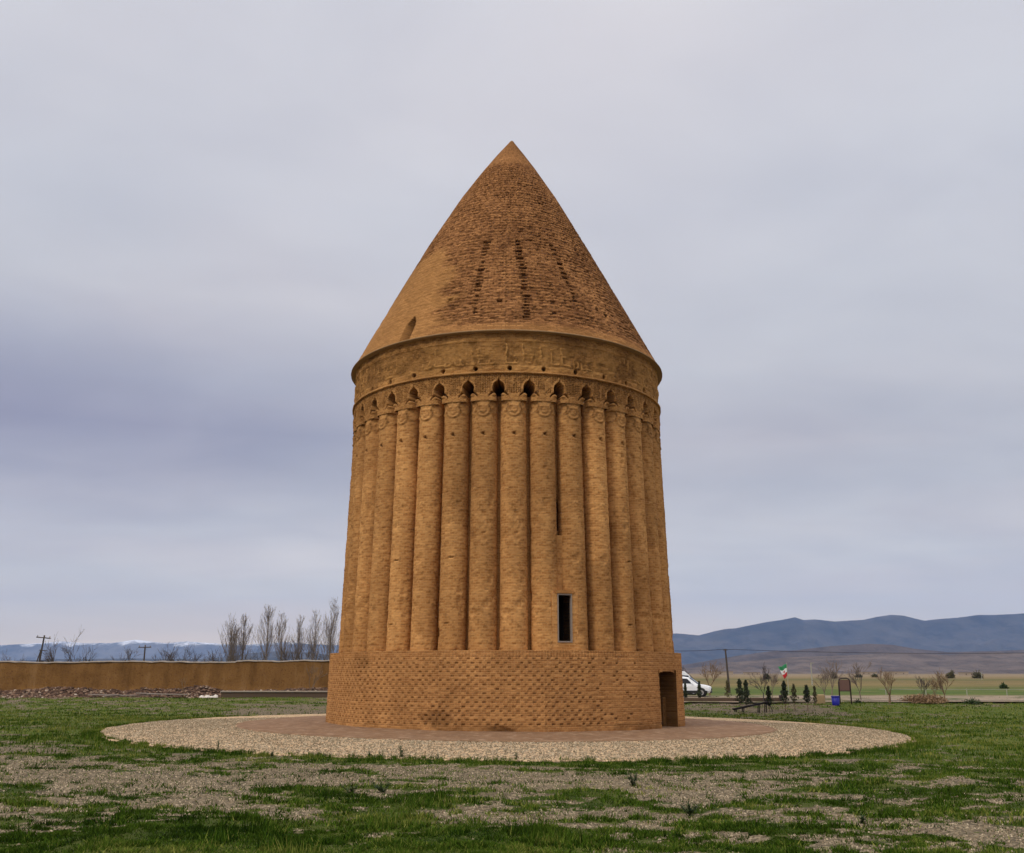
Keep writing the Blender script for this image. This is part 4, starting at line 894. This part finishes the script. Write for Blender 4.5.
# bare young trees and shrubs at the right
for i, (px, yt, yb, lab, kw, mt) in enumerate([
    (708, 661, 696, 'spreading bare shrub right of the white SUV', dict(spread=.75), 'bark_tan'),
    (761, 664, 703, 'bare young tree midway between the plain pole and the flag', dict(spread=.5, thick=.03), 'bark_dark'),
    (770, 672, 700, 'bare young tree left of the flag with a dark tip', dict(spread=.35, thick=.03), 'bark_grey'),
    (829, 660, 697, 'bare sapling right of the flag behind the blue bin', dict(spread=.35, thick=.03), 'bark_grey'),
    (822, 668, 700, 'faint bare sapling behind the tan block', dict(spread=.35, thick=.03), 'bark_grey'),
    (858, 662, 702, 'bare sapling right of the brown metal sign frame', dict(spread=.45, thick=.03), 'bark_grey'),
    (886, 668, 704, 'low-forking young tree with a stout dark base between the sign frame and the straw heap', dict(spread=.75, thick=.06), 'bark_tan'),
    (921, 676, 703, 'bare sapling standing in the straw heap, on its left', dict(spread=.4, thick=.045), 'bark_dark'),
    (932, 676, 703, 'bare sapling standing in the straw heap, in its middle', dict(spread=.4, thick=.045), 'bark_tan'),
    (941, 671, 703, 'tallest bare sapling in the straw heap, on its right', dict(spread=.4, thick=.045), 'bark_tan')]):
    b = gp(px, yb); place_tree('s', 'bare_sapling', px, yt, b.y + 58.09, b.z, lab, 'tree', 'bare saplings right of the tower', M[mt], 200 + i, depth=4, **kw)
def leafball(name, px, yb, w_, h_, label, cat, mat, n=500, group=None, D=None, s_=.10):
    b = gp(px, yb) if D is None else at(px, yb, D)
    if D is not None: b.z = ZF
    rnd = np.random.RandomState(int(px)); u = rnd.normal(0, 1, (n, 3)); u /= np.linalg.norm(u, axis=1)[:, None]; u[:, 2] = np.abs(u[:, 2]); u *= (.45 + .6 * rnd.rand(n, 1)) * (1 + .25 * np.sin(u[:, :1] * 7 + u[:, 1:2] * 5))
    c = u * np.array((w_ / 2, w_ / 3, h_)); d1 = rnd.normal(0, 1, (n, 3)); d1[:, 2] += .8; d1 /= np.linalg.norm(d1, axis=1)[:, None]; d2 = np.cross(d1, rnd.normal(0, 1, (n, 3))); d2 /= np.linalg.norm(d2, axis=1)[:, None]
    V = np.stack([c - d2 * s_ * .4, c + d2 * s_ * .4, c + d1 * s_ * 1.6], 1).reshape(-1, 3)
    return tag(mesh(name, V, np.arange(3 * n).reshape(-1, 3), mat, loc=b), label, cat, group)
leafball('straw_heap', 925, 703, 3.6, .60, 'orange heap of dry straw and brush with saplings in it', 'straw heap', M['straw'], 2600, s_=.14)
leafball('low_shrub', 973, 704, 1.5, .40, 'low dark green shrub on the turf edge below the left fence post', 'shrub', M['weed'], 500)
leafball('low_shrub', 858, 704, .55, .30, 'low dark tuft at the foot of the sign frame', 'shrub', M['cypress'], 250)
for px, w_, h_, D, lab, mt in [(978, 5.5, 4.5, 420, 'large dusky bush far off, right of the left fence post', 'bush'), (949, 3, 3, 420, 'smaller of two dark bushes in the far field beyond the straw heap', 'bush'), (952.5, 2.4, 4.2, 430, 'narrow upright bush in the far field beyond the straw heap', 'bush'),
    (859, 4.5, 2.2, 500, 'low dark bush in the far field right of the sign frame', 'cypress'), (875, 4, 2.0, 520, 'flat dark bush in the far field left of the stout forking tree', 'cypress'), (834, 3, 3.4, 400, 'dark bush in the far field left of the sign frame', 'bush'), (1003, 1.3, 0.9, 150, 'small round bush in the green field left of the right fence post', 'weed'), (767, 3, 2.6, 360, 'dark bush in the far field left of the flag', 'cypress')]:
    leafball('far_bush', px, 680, w_ * .75, h_ * .62, lab, 'bush', M[mt], 420, 'bushes in the far fields', D, .5 if D > 200 else .25)

# sign frame
b = gp(846, 705); Dd = b.y + 58.09; hS = at(846, 677.5, Dd).z - b.z; wS = (852.3 - 839.2) * Dd / 1022 * .97 / 1.0
root = empty('sign_frame', b, 0, 'dark brown metal arch frame holding a reddish brown board right of the blue bin', 'sign')
hw = wS / 2 - .06; arc = [(-hw, 0, -.1), (-hw, 0, hS - .35)] + [(-hw + .3 - .3 * math.cos(a), 0, hS - .35 + .3 * math.sin(a)) for a in (.5, 1.0, 1.57)] + [(hw - .3 + .3 * math.sin(a), 0, hS - .35 + .3 * math.cos(a)) for a in (0, .57, 1.07)] + [(hw, 0, hS - .35), (hw, 0, -.1)]
MB().tube(arc, .062, 8).build('frame', M['brown_metal'], root, True)
MB().box((0, .0, hS * .72), (hw * 2 - .13, .05, hS * .40), bev=.01).build('panel', M['sign_panel'], root)
MB().box((0, 0, hS * .505), (hw * 2 - .1, .06, .06)).build('crossbar', M['brown_metal'], root)
# bin
b = gp(836, 706); Dd = b.y + 58.09; hB = (706 - 696) * Dd / 1053; wB = 8.2 * Dd / 1022 * .97
root = empty('waste_bin', b, 0, 'small bright blue waste bin left of the brown sign frame', 'bin')
MB().lathe([(0, .04), (wB * .42, .04), (wB * .44, .1), (wB * .49, hB * .92), (wB * .42, hB * .92), (wB * .38, .12), (0, .1)], 20).build('body', M['blue'], root, True)
MB().lathe([(wB * .50, hB * .90), (wB * .54, hB * .91), (wB * .54, hB * .98), (wB * .47, hB), (wB * .44, hB * .94)], 20).build('bin_rim', M['blue'], root, True)
# tan block
b = gp(821, 704.5); MB().box((0, 0, .40), (.62, .5, .84), bev=.05).build('stone_block', M['stone_tan'], None, loc=b); tag(C.objects[-1], 'square tan stone block between the conifers and the blue bin', 'stone block')
# sloping board on legs
b = gp(752, 712); root = empty('sloping_bench', b, R_(6), 'low dark sloping bench on thin legs before the twin conifers', 'bench')
MB().box((-.1, 0, .48), (2.9, .45, .13), ry=-.19, bev=.02).build('seat', M['black_metal'], root)
for x_, z_h in ((-1.35, .26), (-.75, .36), (.55, .58), (1.1, .66)):
    for s_ in (-.18, .18): MB().tube([(x_, s_, -.05), (x_ + .06, s_, z_h)], .04, 6).build('leg', M['black_metal'], root)
MB().tube([(1.1, 0, .62), (1.55, 0, .45), (1.7, 0, .02)], .025, 6).build('brace', M['black_metal'], root)
# low brown kerb wall and pale kerb
p0 = gp(672, 702.5); p1 = gp(779, 702.5)
root = empty('low_kerb_wall', ((p0.x + p1.x) / 2, p0.y, p0.z), 0, 'long low brown kerb wall in front of the SUV and the conifers', 'kerb wall')
MB().box((0, 0, .17), (p1.x - p0.x, .35, .46), bev=.03).build('wall', M['kerbdark'], root)
MB().box(((p1.x - p0.x) / 2 + .12, 0, .28), (.22, .40, .7), bev=.03).build('end_post', M['brown_metal'], root)
p0 = gp(782, 703); p1 = gp(817, 703); MB().box((0, 0, .10), (p1.x - p0.x, .22, .30), bev=.03).build('pale_kerb', M['concrete'], None, loc=((p0.x + p1.x) / 2, p0.y, p0.z)); tag(C.objects[-1], 'short pale kerb behind the conifers on bare stems', 'kerb', 'pale kerbs')
p0 = gp(848, 702.5); p1 = gp(1090, 702.5); MB().box((0, 0, .06), (p1.x - p0.x, .22, .22), bev=.03).build('pale_kerb', M['concrete'], None, loc=((p0.x + p1.x) / 2, p0.y, p0.z + .05)); tag(C.objects[-1], 'long pale kerb behind the green turf at the far right', 'kerb', 'pale kerbs')
# rail fence
root = empty('rail_fence', (at(950, 690, 101).x, 43, ZF), 0, 'thin pale rail fence with slender posts before the green field at the right', 'fence')
zr_ = at(950, 689.3, 101.09).z - ZF; x0 = at(880, 690, 101).x - at(950, 690, 101).x
MB().tube([(x0, 0, zr_), (18, 0, zr_ - .05)], .022, 6).build('rail', M['rail'], root)
for px in (886, 926, 967, 1007, 1048): xx = at(px, 690, 101).x - at(950, 690, 101).x; MB().tube([(xx, 0, -.1), (xx, 0, zr_ + .05)], .042, 6).build('post', M['rail'], root)
# plain pole with wires
b = at(729.5, 690, 118); b.z = ZF; hP = at(727, 649, 118).z - ZF
root = empty('wire_pole', b, 0, 'plain dark pole carrying two thin wires right of the white SUV', 'utility pole')
MB().tube([(0, 0, -.2), (-.25, 0, hP)], [.14, .09], 10).build('pole', M['wood_pole'], root)
MB().box((-.25, 0, hP - .12), (.5, .08, .08)).build('crossarm', M['wood_pole'], root)
def wire(p, q_, sag, label):
    pts = [Vector(p).lerp(Vector(q_), k / 24) + Vector((0, 0, -sag * 4 * (k / 24) * (1 - k / 24))) for k in range(25)]
    c = pts[0].copy(); o = MB().tube([a - c for a in pts], .022, 5).build('power_line', M['black_metal'], None, loc=c); tag(o, label, 'wire', 'overhead wires')
top = (b.x - .25, b.y, ZF + hP - .02)
e = at(1060, 652.5, 112); wire(top, (e.x, e.y, e.z), .25, 'overhead wire running from the plain pole to the right edge')
e = at(660, 650.5, 124); wire(top, (e.x, e.y, e.z), .12, 'overhead wire running from the plain pole behind the tower')
# flag
b = at(788.5, 690, 112); b.z = ZF; hF = at(788.5, 664, 112).z - ZF
root = empty('flagpole', b, 0, 'thin pale flagpole behind the tallest dark conifer', 'flagpole')
MB().tube([(0, 0, -.1), (0, 0, hF + .1)], [.035, .025], 8).build('pole', M['rail'], root); MB().lathe([(0, -.05), (.05, 0), (0, .05)], 8, (0, 0, hF + .13)).build('finial', M['steel'], root)
nu_, nv_ = 22, 13; U, V_ = np.meshgrid(np.linspace(0, 1, nu_), np.linspace(0, 1, nv_), indexing='ij')
FX = -.03 - 0.92 * U * (1 - .25 * V_) + .30 * V_ * U; FY = .12 * np.sin(U * 9 + V_ * 2) * (.3 + U); FZ = -V_ * 1.28 - .38 * U ** 1.3 + .10 * np.sin(U * 8) * U
fo = mesh('flag', np.stack([FX, FY, FZ], -1).reshape(-1, 3), gridfaces(nu_, nv_), M['flag_green'], smooth=True, loc=(b.x, b.y, ZF + hF))
fo.data.materials.append(M['flag_white']); fo.data.materials.append(M['flag_red'])
fj = (gridfaces(nu_, nv_)[:, 0] % nv_); fo.data.polygons.foreach_set('material_index', np.minimum(fj // 4, 2).astype(np.int32))
md_ = fo.modifiers.new('thick', 'SOLIDIFY'); md_.thickness = .008
tag(fo, 'small green, white and red striped flag with red emblem blowing left from its pole', 'flag')
mb = MB()
def fpt(u, v, dy): return (-.03 - 0.92 * u * (1 - .25 * v) + .30 * v * u, .12 * math.sin(u * 9 + v * 2) * (.3 + u) + dy, -v * 1.28 - .38 * u ** 1.3 + .10 * math.sin(u * 8) * u)
for du in (-.11, -.055, 0, .055, .11):
    w_ = .018; hh = .085 if du == 0 else .07
    c_ = [(.5 + du - w_, .5 - hh), (.5 + du + w_, .5 - hh), (.5 + du * .6 + w_, .5 + hh), (.5 + du * .6 - w_, .5 + hh)]
    mb.add([fpt(u, v, -.012) for u, v in c_], [(0, 1, 2, 3)])
mb.build('emblem', M['flag_red'], fo)
# slim far light masts
for px, yt, D, lab in [(812, 663, 190, 'slim pale mast in the field right of the flag'), (982, 672, 330, 'slim white mast beside the large dusky far bush')]:
    p = at(px, 680, D); p.z = ZF; h = at(px, yt, D).z - ZF; r = empty('light_mast', p, 0, lab, 'mast', 'slim masts in the far fields'); MB().tube([(0, 0, 0), (0, 0, h)], [.13, .08], 8).build('pole', M['rail'], r); MB().box((.25, 0, h), (.7, .2, .12)).build('lamp_head', M['rail'], r)
# far pale farm buildings on the plain
for k, (px, D, w_, h_, lab) in enumerate([(720, 900, 22, 3.2, 'low pale farm building on the plain right of the plain pole'), (752, 950, 14, 2.6, 'small pale farm building on the plain left of the flag'), (868, 1000, 16, 3.0, 'small pale farm building on the plain right of the sign frame'), (895, 980, 24, 3.2, 'long pale farm building on the plain above the forking tree'), (970, 800, 14, 2.4, 'pale farm building on the plain left of the large dusky bush')]):
    p = at(px, 680, D); p.z = ZF; r = empty('farm_building', p, 0, lab, 'building', 'far farm buildings')
    MB().box((0, 0, h_ / 2), (w_, 8, h_)).build('wall', M['farm'], r); MB().box((0, 0, h_ + .15), (w_ + .8, 8.8, .3)).build('roof', M['concrete'], r)
    for q_ in range(3): MB().box((-w_ * .3 + q_ * w_ * .3, -4.03, h_ * .5), (.9, .1, .9)).build('window', M['kerbdark'], r)

# ------------------------------------------------------------------ hills and mountains
def mountains(name, prof, D, depth, mat, foot=0.0, rug=.25, ns=4, step=2.0, seed=0):
    pr = np.array(prof, float); px = np.arange(pr[0, 0], pr[-1, 0], step); yt = np.interp(px, pr[:, 0], pr[:, 1])
    hs = np.array([at(a, b_, D).z for a, b_ in zip(px, yt)]) - ZF; xs = np.array([at(a, 660, D).x for a in px]); hs = np.maximum(hs, 0)
    q = np.linspace(0, 1, 60); X, Qm = np.meshgrid(xs, q, indexing='ij'); Hh = hs[:, None] + 0 * Qm
    # profile: foot -> ridge at q=.6 -> falls behind
    prf = np.where(Qm < .6, (Qm / .6) ** 1.35, 1 - ((Qm - .6) / .4) ** 1.5)
    wl = depth * .22; n = fbm(X / wl + seed, Qm * depth / wl + seed * 2, 6, .55); rid = 1 - np.abs(2 * fbm(X / wl * 1.3 + 31 + seed, Qm * depth / wl * .8 + 5, 5, .55) - 1) * 1.6
    mod = 1 - rug * (1 - prf) * 1.6 * (1 - rid) - rug * .15 * (n - .5) * prf
    Z = ZF - 6 + (Hh + 6) * prf * np.clip(mod, .05, 1.1); Y = CAM[1] + D + (Qm - .6) * depth; sc2 = Y / (CAM[1] + D); Xw = X * (1 + (Qm - .6) * depth / D)
    return tag(mesh(name, np.stack([Xw, Y, Z], -1).reshape(-1, 3), gridfaces(len(xs), 60), mat, smooth=True), kind='structure')
MR = mount_mat('blue_mountain_rock', (0.035, 0.033, 0.034), (0.085, 0.075, 0.068), (735, 40), .0012)
MLs = mount_mat('snowy_mountain_rock', (0.10, 0.09, 0.08), (0.20, 0.18, 0.16), (520, 70), .0012)
MH = mount_mat('dry_hill_soil', (0.085, 0.062, 0.050), (0.165, 0.125, 0.100), None, .006)
MH2 = mount_mat('dark_hill_soil', (0.055, 0.040, 0.034), (0.11, 0.082, 0.066), None, .004)
MD = mount_mat('dark_hill_rock', (0.04, 0.04, 0.04), (0.09, 0.085, 0.08), None, .004)
mountains('mountain_range', [(520, 650), (600, 640), (677, 633), (700, 635), (715, 631), (727, 628.5), (737, 628), (757, 624), (770, 621.5), (784, 619.5), (797.6, 616.6), (806, 619.3), (818, 618.8), (838, 621), (868, 619.5), (880, 616.8), (895, 614.2), (908, 614.8), (928.6, 619.5), (945, 617.5), (962, 616), (982, 613.2), (1024, 612.6), (1080, 611), (1180, 618), (1300, 630), (1420, 650)], 12500, 5000, MR, rug=.45, seed=3)
mountains('snowy_mountain_range', [(-420, 660), (-250, 650), (-120, 646), (0, 644.6), (33, 643), (60, 641), (83, 643), (110, 643), (133, 640.0), (150, 641.5), (165, 643), (186, 641.2), (200, 642.5), (216, 643.5), (240, 645), (266, 642.4), (282, 641.2), (300, 643), (332, 645), (400, 646), (470, 650), (560, 655)], 19500, 3800, MLs, rug=.4, seed=8)
mountains('dark_hill', [(-100, 668), (-20, 662), (60, 659), (130, 658.2), (200, 659), (225, 657), (250, 653), (280, 651), (310, 652.5), (335, 656), (380, 661), (430, 668)], 8000, 2200, MD, rug=.3, seed=12)
mountains('dark_hill', [(640, 672), (700, 662), (740, 655), (770, 651), (797, 650), (831, 645.9), (868, 643.6), (895, 645), (915, 648.6), (949, 652), (985, 651), (1024, 650), (1100, 648), (1200, 655), (1300, 668)], 5200, 1500, MH2, rug=.6, seed=15)
mountains('dry_hill', [(600, 674), (690, 668), (730, 662), (790, 657), (850, 655), (900, 652.5), (950, 655), (990, 652), (1040, 654), (1120, 650), (1250, 664), (1350, 673)], 3600, 1700, MH, rug=.6, seed=21)

# haze
m = bpy.data.materials.new('haze_air'); m.use_nodes = True; t = NT(m.node_tree)
pv = t.n('ShaderNodeVolumePrincipled', {'Color': HAZE_COLOR, 'Density': HAZE_DENSITY, 'Anisotropy': 0.0}); t.t.links.new(pv.outputs[0], t.n('ShaderNodeOutputMaterial').inputs['Volume'])
m.cycles.homogeneous_volume = True if hasattr(m.cycles, 'homogeneous_volume') else None
tag(MB().box((0, 0, 0), (46000, 46000, 1700)).build('haze', m, loc=(0, 0, 835)), kind='stuff')

# ------------------------------------------------------------------ grass, pebbles, weeds
def scatter(n, y0, y1, half, fn, rnd):
    y = y0 + (y1 - y0) * rnd.rand(n) ** 1.0; D = y - CAM[1]; x = CAM[0] + (rnd.rand(n) * 2 - 1) * D * half
    k = rnd.rand(n) < fn(x, y); return x[k], y[k]
rnd = np.random.RandomState(11)
def lift(x, y):
    tfv = turf01(x, y); rr0 = np.hypot(x, y)
    return gz(x, y) + sstep(21.6, 24, rr0) * ((fbm(x * 0.3, y * 0.3, 4) - 0.5) * 0.22 + (fbm(x * 1.7, y * 1.7, 3) - .5) * 0.07 + tfv * 0.03) * (1 - sstep(36, 42, y))
VV = []; TT = []
def blades(x, y, h, w, lean=.5):
    n = len(x); z = lift(x, y) - .01; z = np.where(np.hypot(x, y) < 21.25, np.maximum(z, -.33 + SL * x), z); a = rnd.rand(n) * 6.28; b = rnd.rand(n) * 6.28; hh = h * (.45 + .9 * rnd.rand(n)) * (.45 + 1.0 * clump(x, y)); l = lean * hh * rnd.rand(n)
    base = np.stack([x, y, z], 1); sd = np.stack([np.cos(a), np.sin(a), 0 * a], 1) * w * .5
    if np.ndim(w): sd = sd
    tip = base + np.stack([np.cos(b) * l, np.sin(b) * l, hh], 1)
    VV.append(np.stack([base - sd, base + sd, tip], 1).reshape(-1, 3)); tn = np.clip(.38 + .28 * rnd.randn(n) + 1.2 * (fbm(x * .35 + 9, y * .5, 3) - .5) + .8 * (fbm(x * 1.9 + 3, y * 1.9, 3) - .5) + .26 * sstep(-26, -12, y), 0, 1); TT.append(np.repeat(tn, 3))
def ok(x, y): return (np.hypot(x, y) > 21.22)
def clump(x, y): return sstep(.38, .62, fbm(x * 2.6 + 15, y * 2.0 + 8, 3, .6))
def dens(x, y): return (sstep(0.25, 0.8, turf01(x, y)) * .9 + .30 * sstep(.42, .7, fbm(x * 3.2, y * 3.2, 3, .65))) * ok(x, y) * (.35 + .65 * sstep(.35, .6, fbm(x * 1.2 + 5, y * 1.2, 3)))
x, y = scatter(680000, -47, -37, .66, dens, rnd); blades(x, y, .065, .024, 1.3)
x, y = scatter(460000, -37, -20, .68, dens, rnd); blades(x, y, .075, .032, 1.2)
x, y = scatter(260000, -20, 8, .68, lambda a, b: dens(a, b) * (np.abs(a) > 8), rnd); blades(x, y, .10, .045)
x, y = scatter(140000, 8, 36, .66, dens, rnd); blades(x, y, .10, .07)
# lush taller tufts on the darkest patches
x, y = scatter(160000, -47, -20, .60, lambda a, b: (turf(a, b) > .75) * ok(a, b) * (fbm(a * .9 + 70, b * .9, 3) > .56), rnd); blades(x, y, .17, .024, .7)
th_ = rnd.rand(60000) * 2 * np.pi; rr_ = 21.25 + np.abs(rnd.randn(60000)) * .42 - .12 * rnd.rand(60000); x, y = rr_ * np.sin(th_), -rr_ * np.cos(th_); k = (y < 12) & (fbm(x * 1.1, y * 1.1 + 33, 3) > .33); blades(x[k], y[k], .12, .03, .6)
V = np.concatenate(VV); tag(mesh('grass', V, np.arange(len(V)).reshape(-1, 3), M['grass'], attrs={'tone': np.concatenate(TT)}), 'low patchy green grass growing over the stony ground', 'grass', kind='stuff')
def pebbles(x, y, z, s, name, label):
    n = len(x); a = rnd.rand(n) * 6.28; s = s * (.5 + rnd.rand(n)); c = np.stack([x, y, z], 1); P = []
    for k in range(4): ang = a + k * 1.5708 + rnd.randn(n) * .2; P.append(c + np.stack([np.cos(ang) * s, np.sin(ang) * s, 0 * s - .01], 1))
    P.append(c + np.stack([rnd.randn(n) * s * .3, rnd.randn(n) * s * .3, s * .75], 1)); V = np.stack(P, 1).reshape(-1, 3); i = np.arange(n) * 5
    Fc = np.concatenate([np.stack([i + k, i + (k + 1) % 4, i + 4], 1) for k in range(4)])
    tag(mesh(name, V, Fc, M['pebble'], attrs={'tone': np.repeat(np.clip(rnd.normal(.5, .28, n), 0, 1), 5)}), label, 'stones', kind='stuff')
x, y = scatter(90000, -47, -20, .66, lambda a, b: (1 - turf01(a, b)) * ok(a, b), rnd); pebbles(x, y, lift(x, y), .028, 'gravel_stones', 'loose grey and tan pebbles scattered on the bare soil')
n = 60000; th_ = (rnd.rand(n) - .5) * 2 * np.pi; r0 = np.sqrt(14.7 ** 2 + rnd.rand(n) * (21.15 ** 2 - 14.7 ** 2)); x, y = r0 * np.sin(th_), -r0 * np.cos(th_); k = y < 6
pebbles(x[k], y[k], (-.12 - .21 * (r0[k] - 13.5) / 7.7 + SL * x[k]), .045, 'apron_stones', 'pale crushed stone covering the ring round the tower')
def weed(px, py, h, label, n=90, wide=.12):
    b = gp(px, py); b.z = float(gz(b.x, b.y)) - .02; r_ = np.random.RandomState(int(px * 7 + py)); st = []
    for s_ in range(4):
        a = r_.rand() * 6.28; top = np.array((math.cos(a) * wide * r_.rand(), math.sin(a) * wide * r_.rand(), h * (.6 + .45 * r_.rand()))); st.append(top)
    root = empty('weed', b, 0, label, 'weed', 'tall weeds')
    tubes('stem', [((0, 0, 0), tuple(p), .008, .004) for p in st], M['weed'], root, n=3)
    k = r_.randint(0, 4, n); f_ = r_.rand(n) ** .8; c = np.array(st)[k] * f_[:, None] + r_.normal(0, .02, (n, 3)); a = r_.rand(n) * 6.28; ln = .10 * (1.2 - f_)
    d = np.stack([np.cos(a), np.sin(a), .5 + .3 * r_.rand(n)], 1); sd = np.stack([-np.sin(a), np.cos(a), 0 * a], 1) * .016
    mesh('leaves', np.stack([c - sd, c + sd, c + d * ln[:, None]], 1).reshape(-1, 3), np.arange(3 * n).reshape(-1, 3), M['weed'], root)
for a in [(402, 759, .50, 'tallest weed on the front edge of the stone ring, left of centre', 160, .2), (381, 759, .34, 'weed on the stone ring edge just left of the tallest one'), (369, 758, .26, 'short weed two places left of the tallest one on the ring edge'), (438, 761, .30, 'thin single weed right of the tallest one on the ring edge', 40, .05),
          (516, 761, .34, 'brownish thin weed at the front middle of the stone ring', 50, .05), (218, 751, .40, 'lone weed on the left front edge of the stone ring', 60, .06), (272, 757, .22, 'short weed on the ring edge between the lone one and the tower'), (633, 787, .42, 'bushy weed on the bare soil below the tower door side', 240, .3), (690, 814, .28, 'bushy low weed in the right foreground', 200, .3),
          (382, 793, .34, 'dark bushy weed in the green patch left of centre', 260, .38), (352, 794, .24, 'smaller bushy weed left of the dark one in the green patch', 180, .3), (862, 826, .22, 'low weed in the right foreground gravel', 140, .25)]:
    weed(*a)
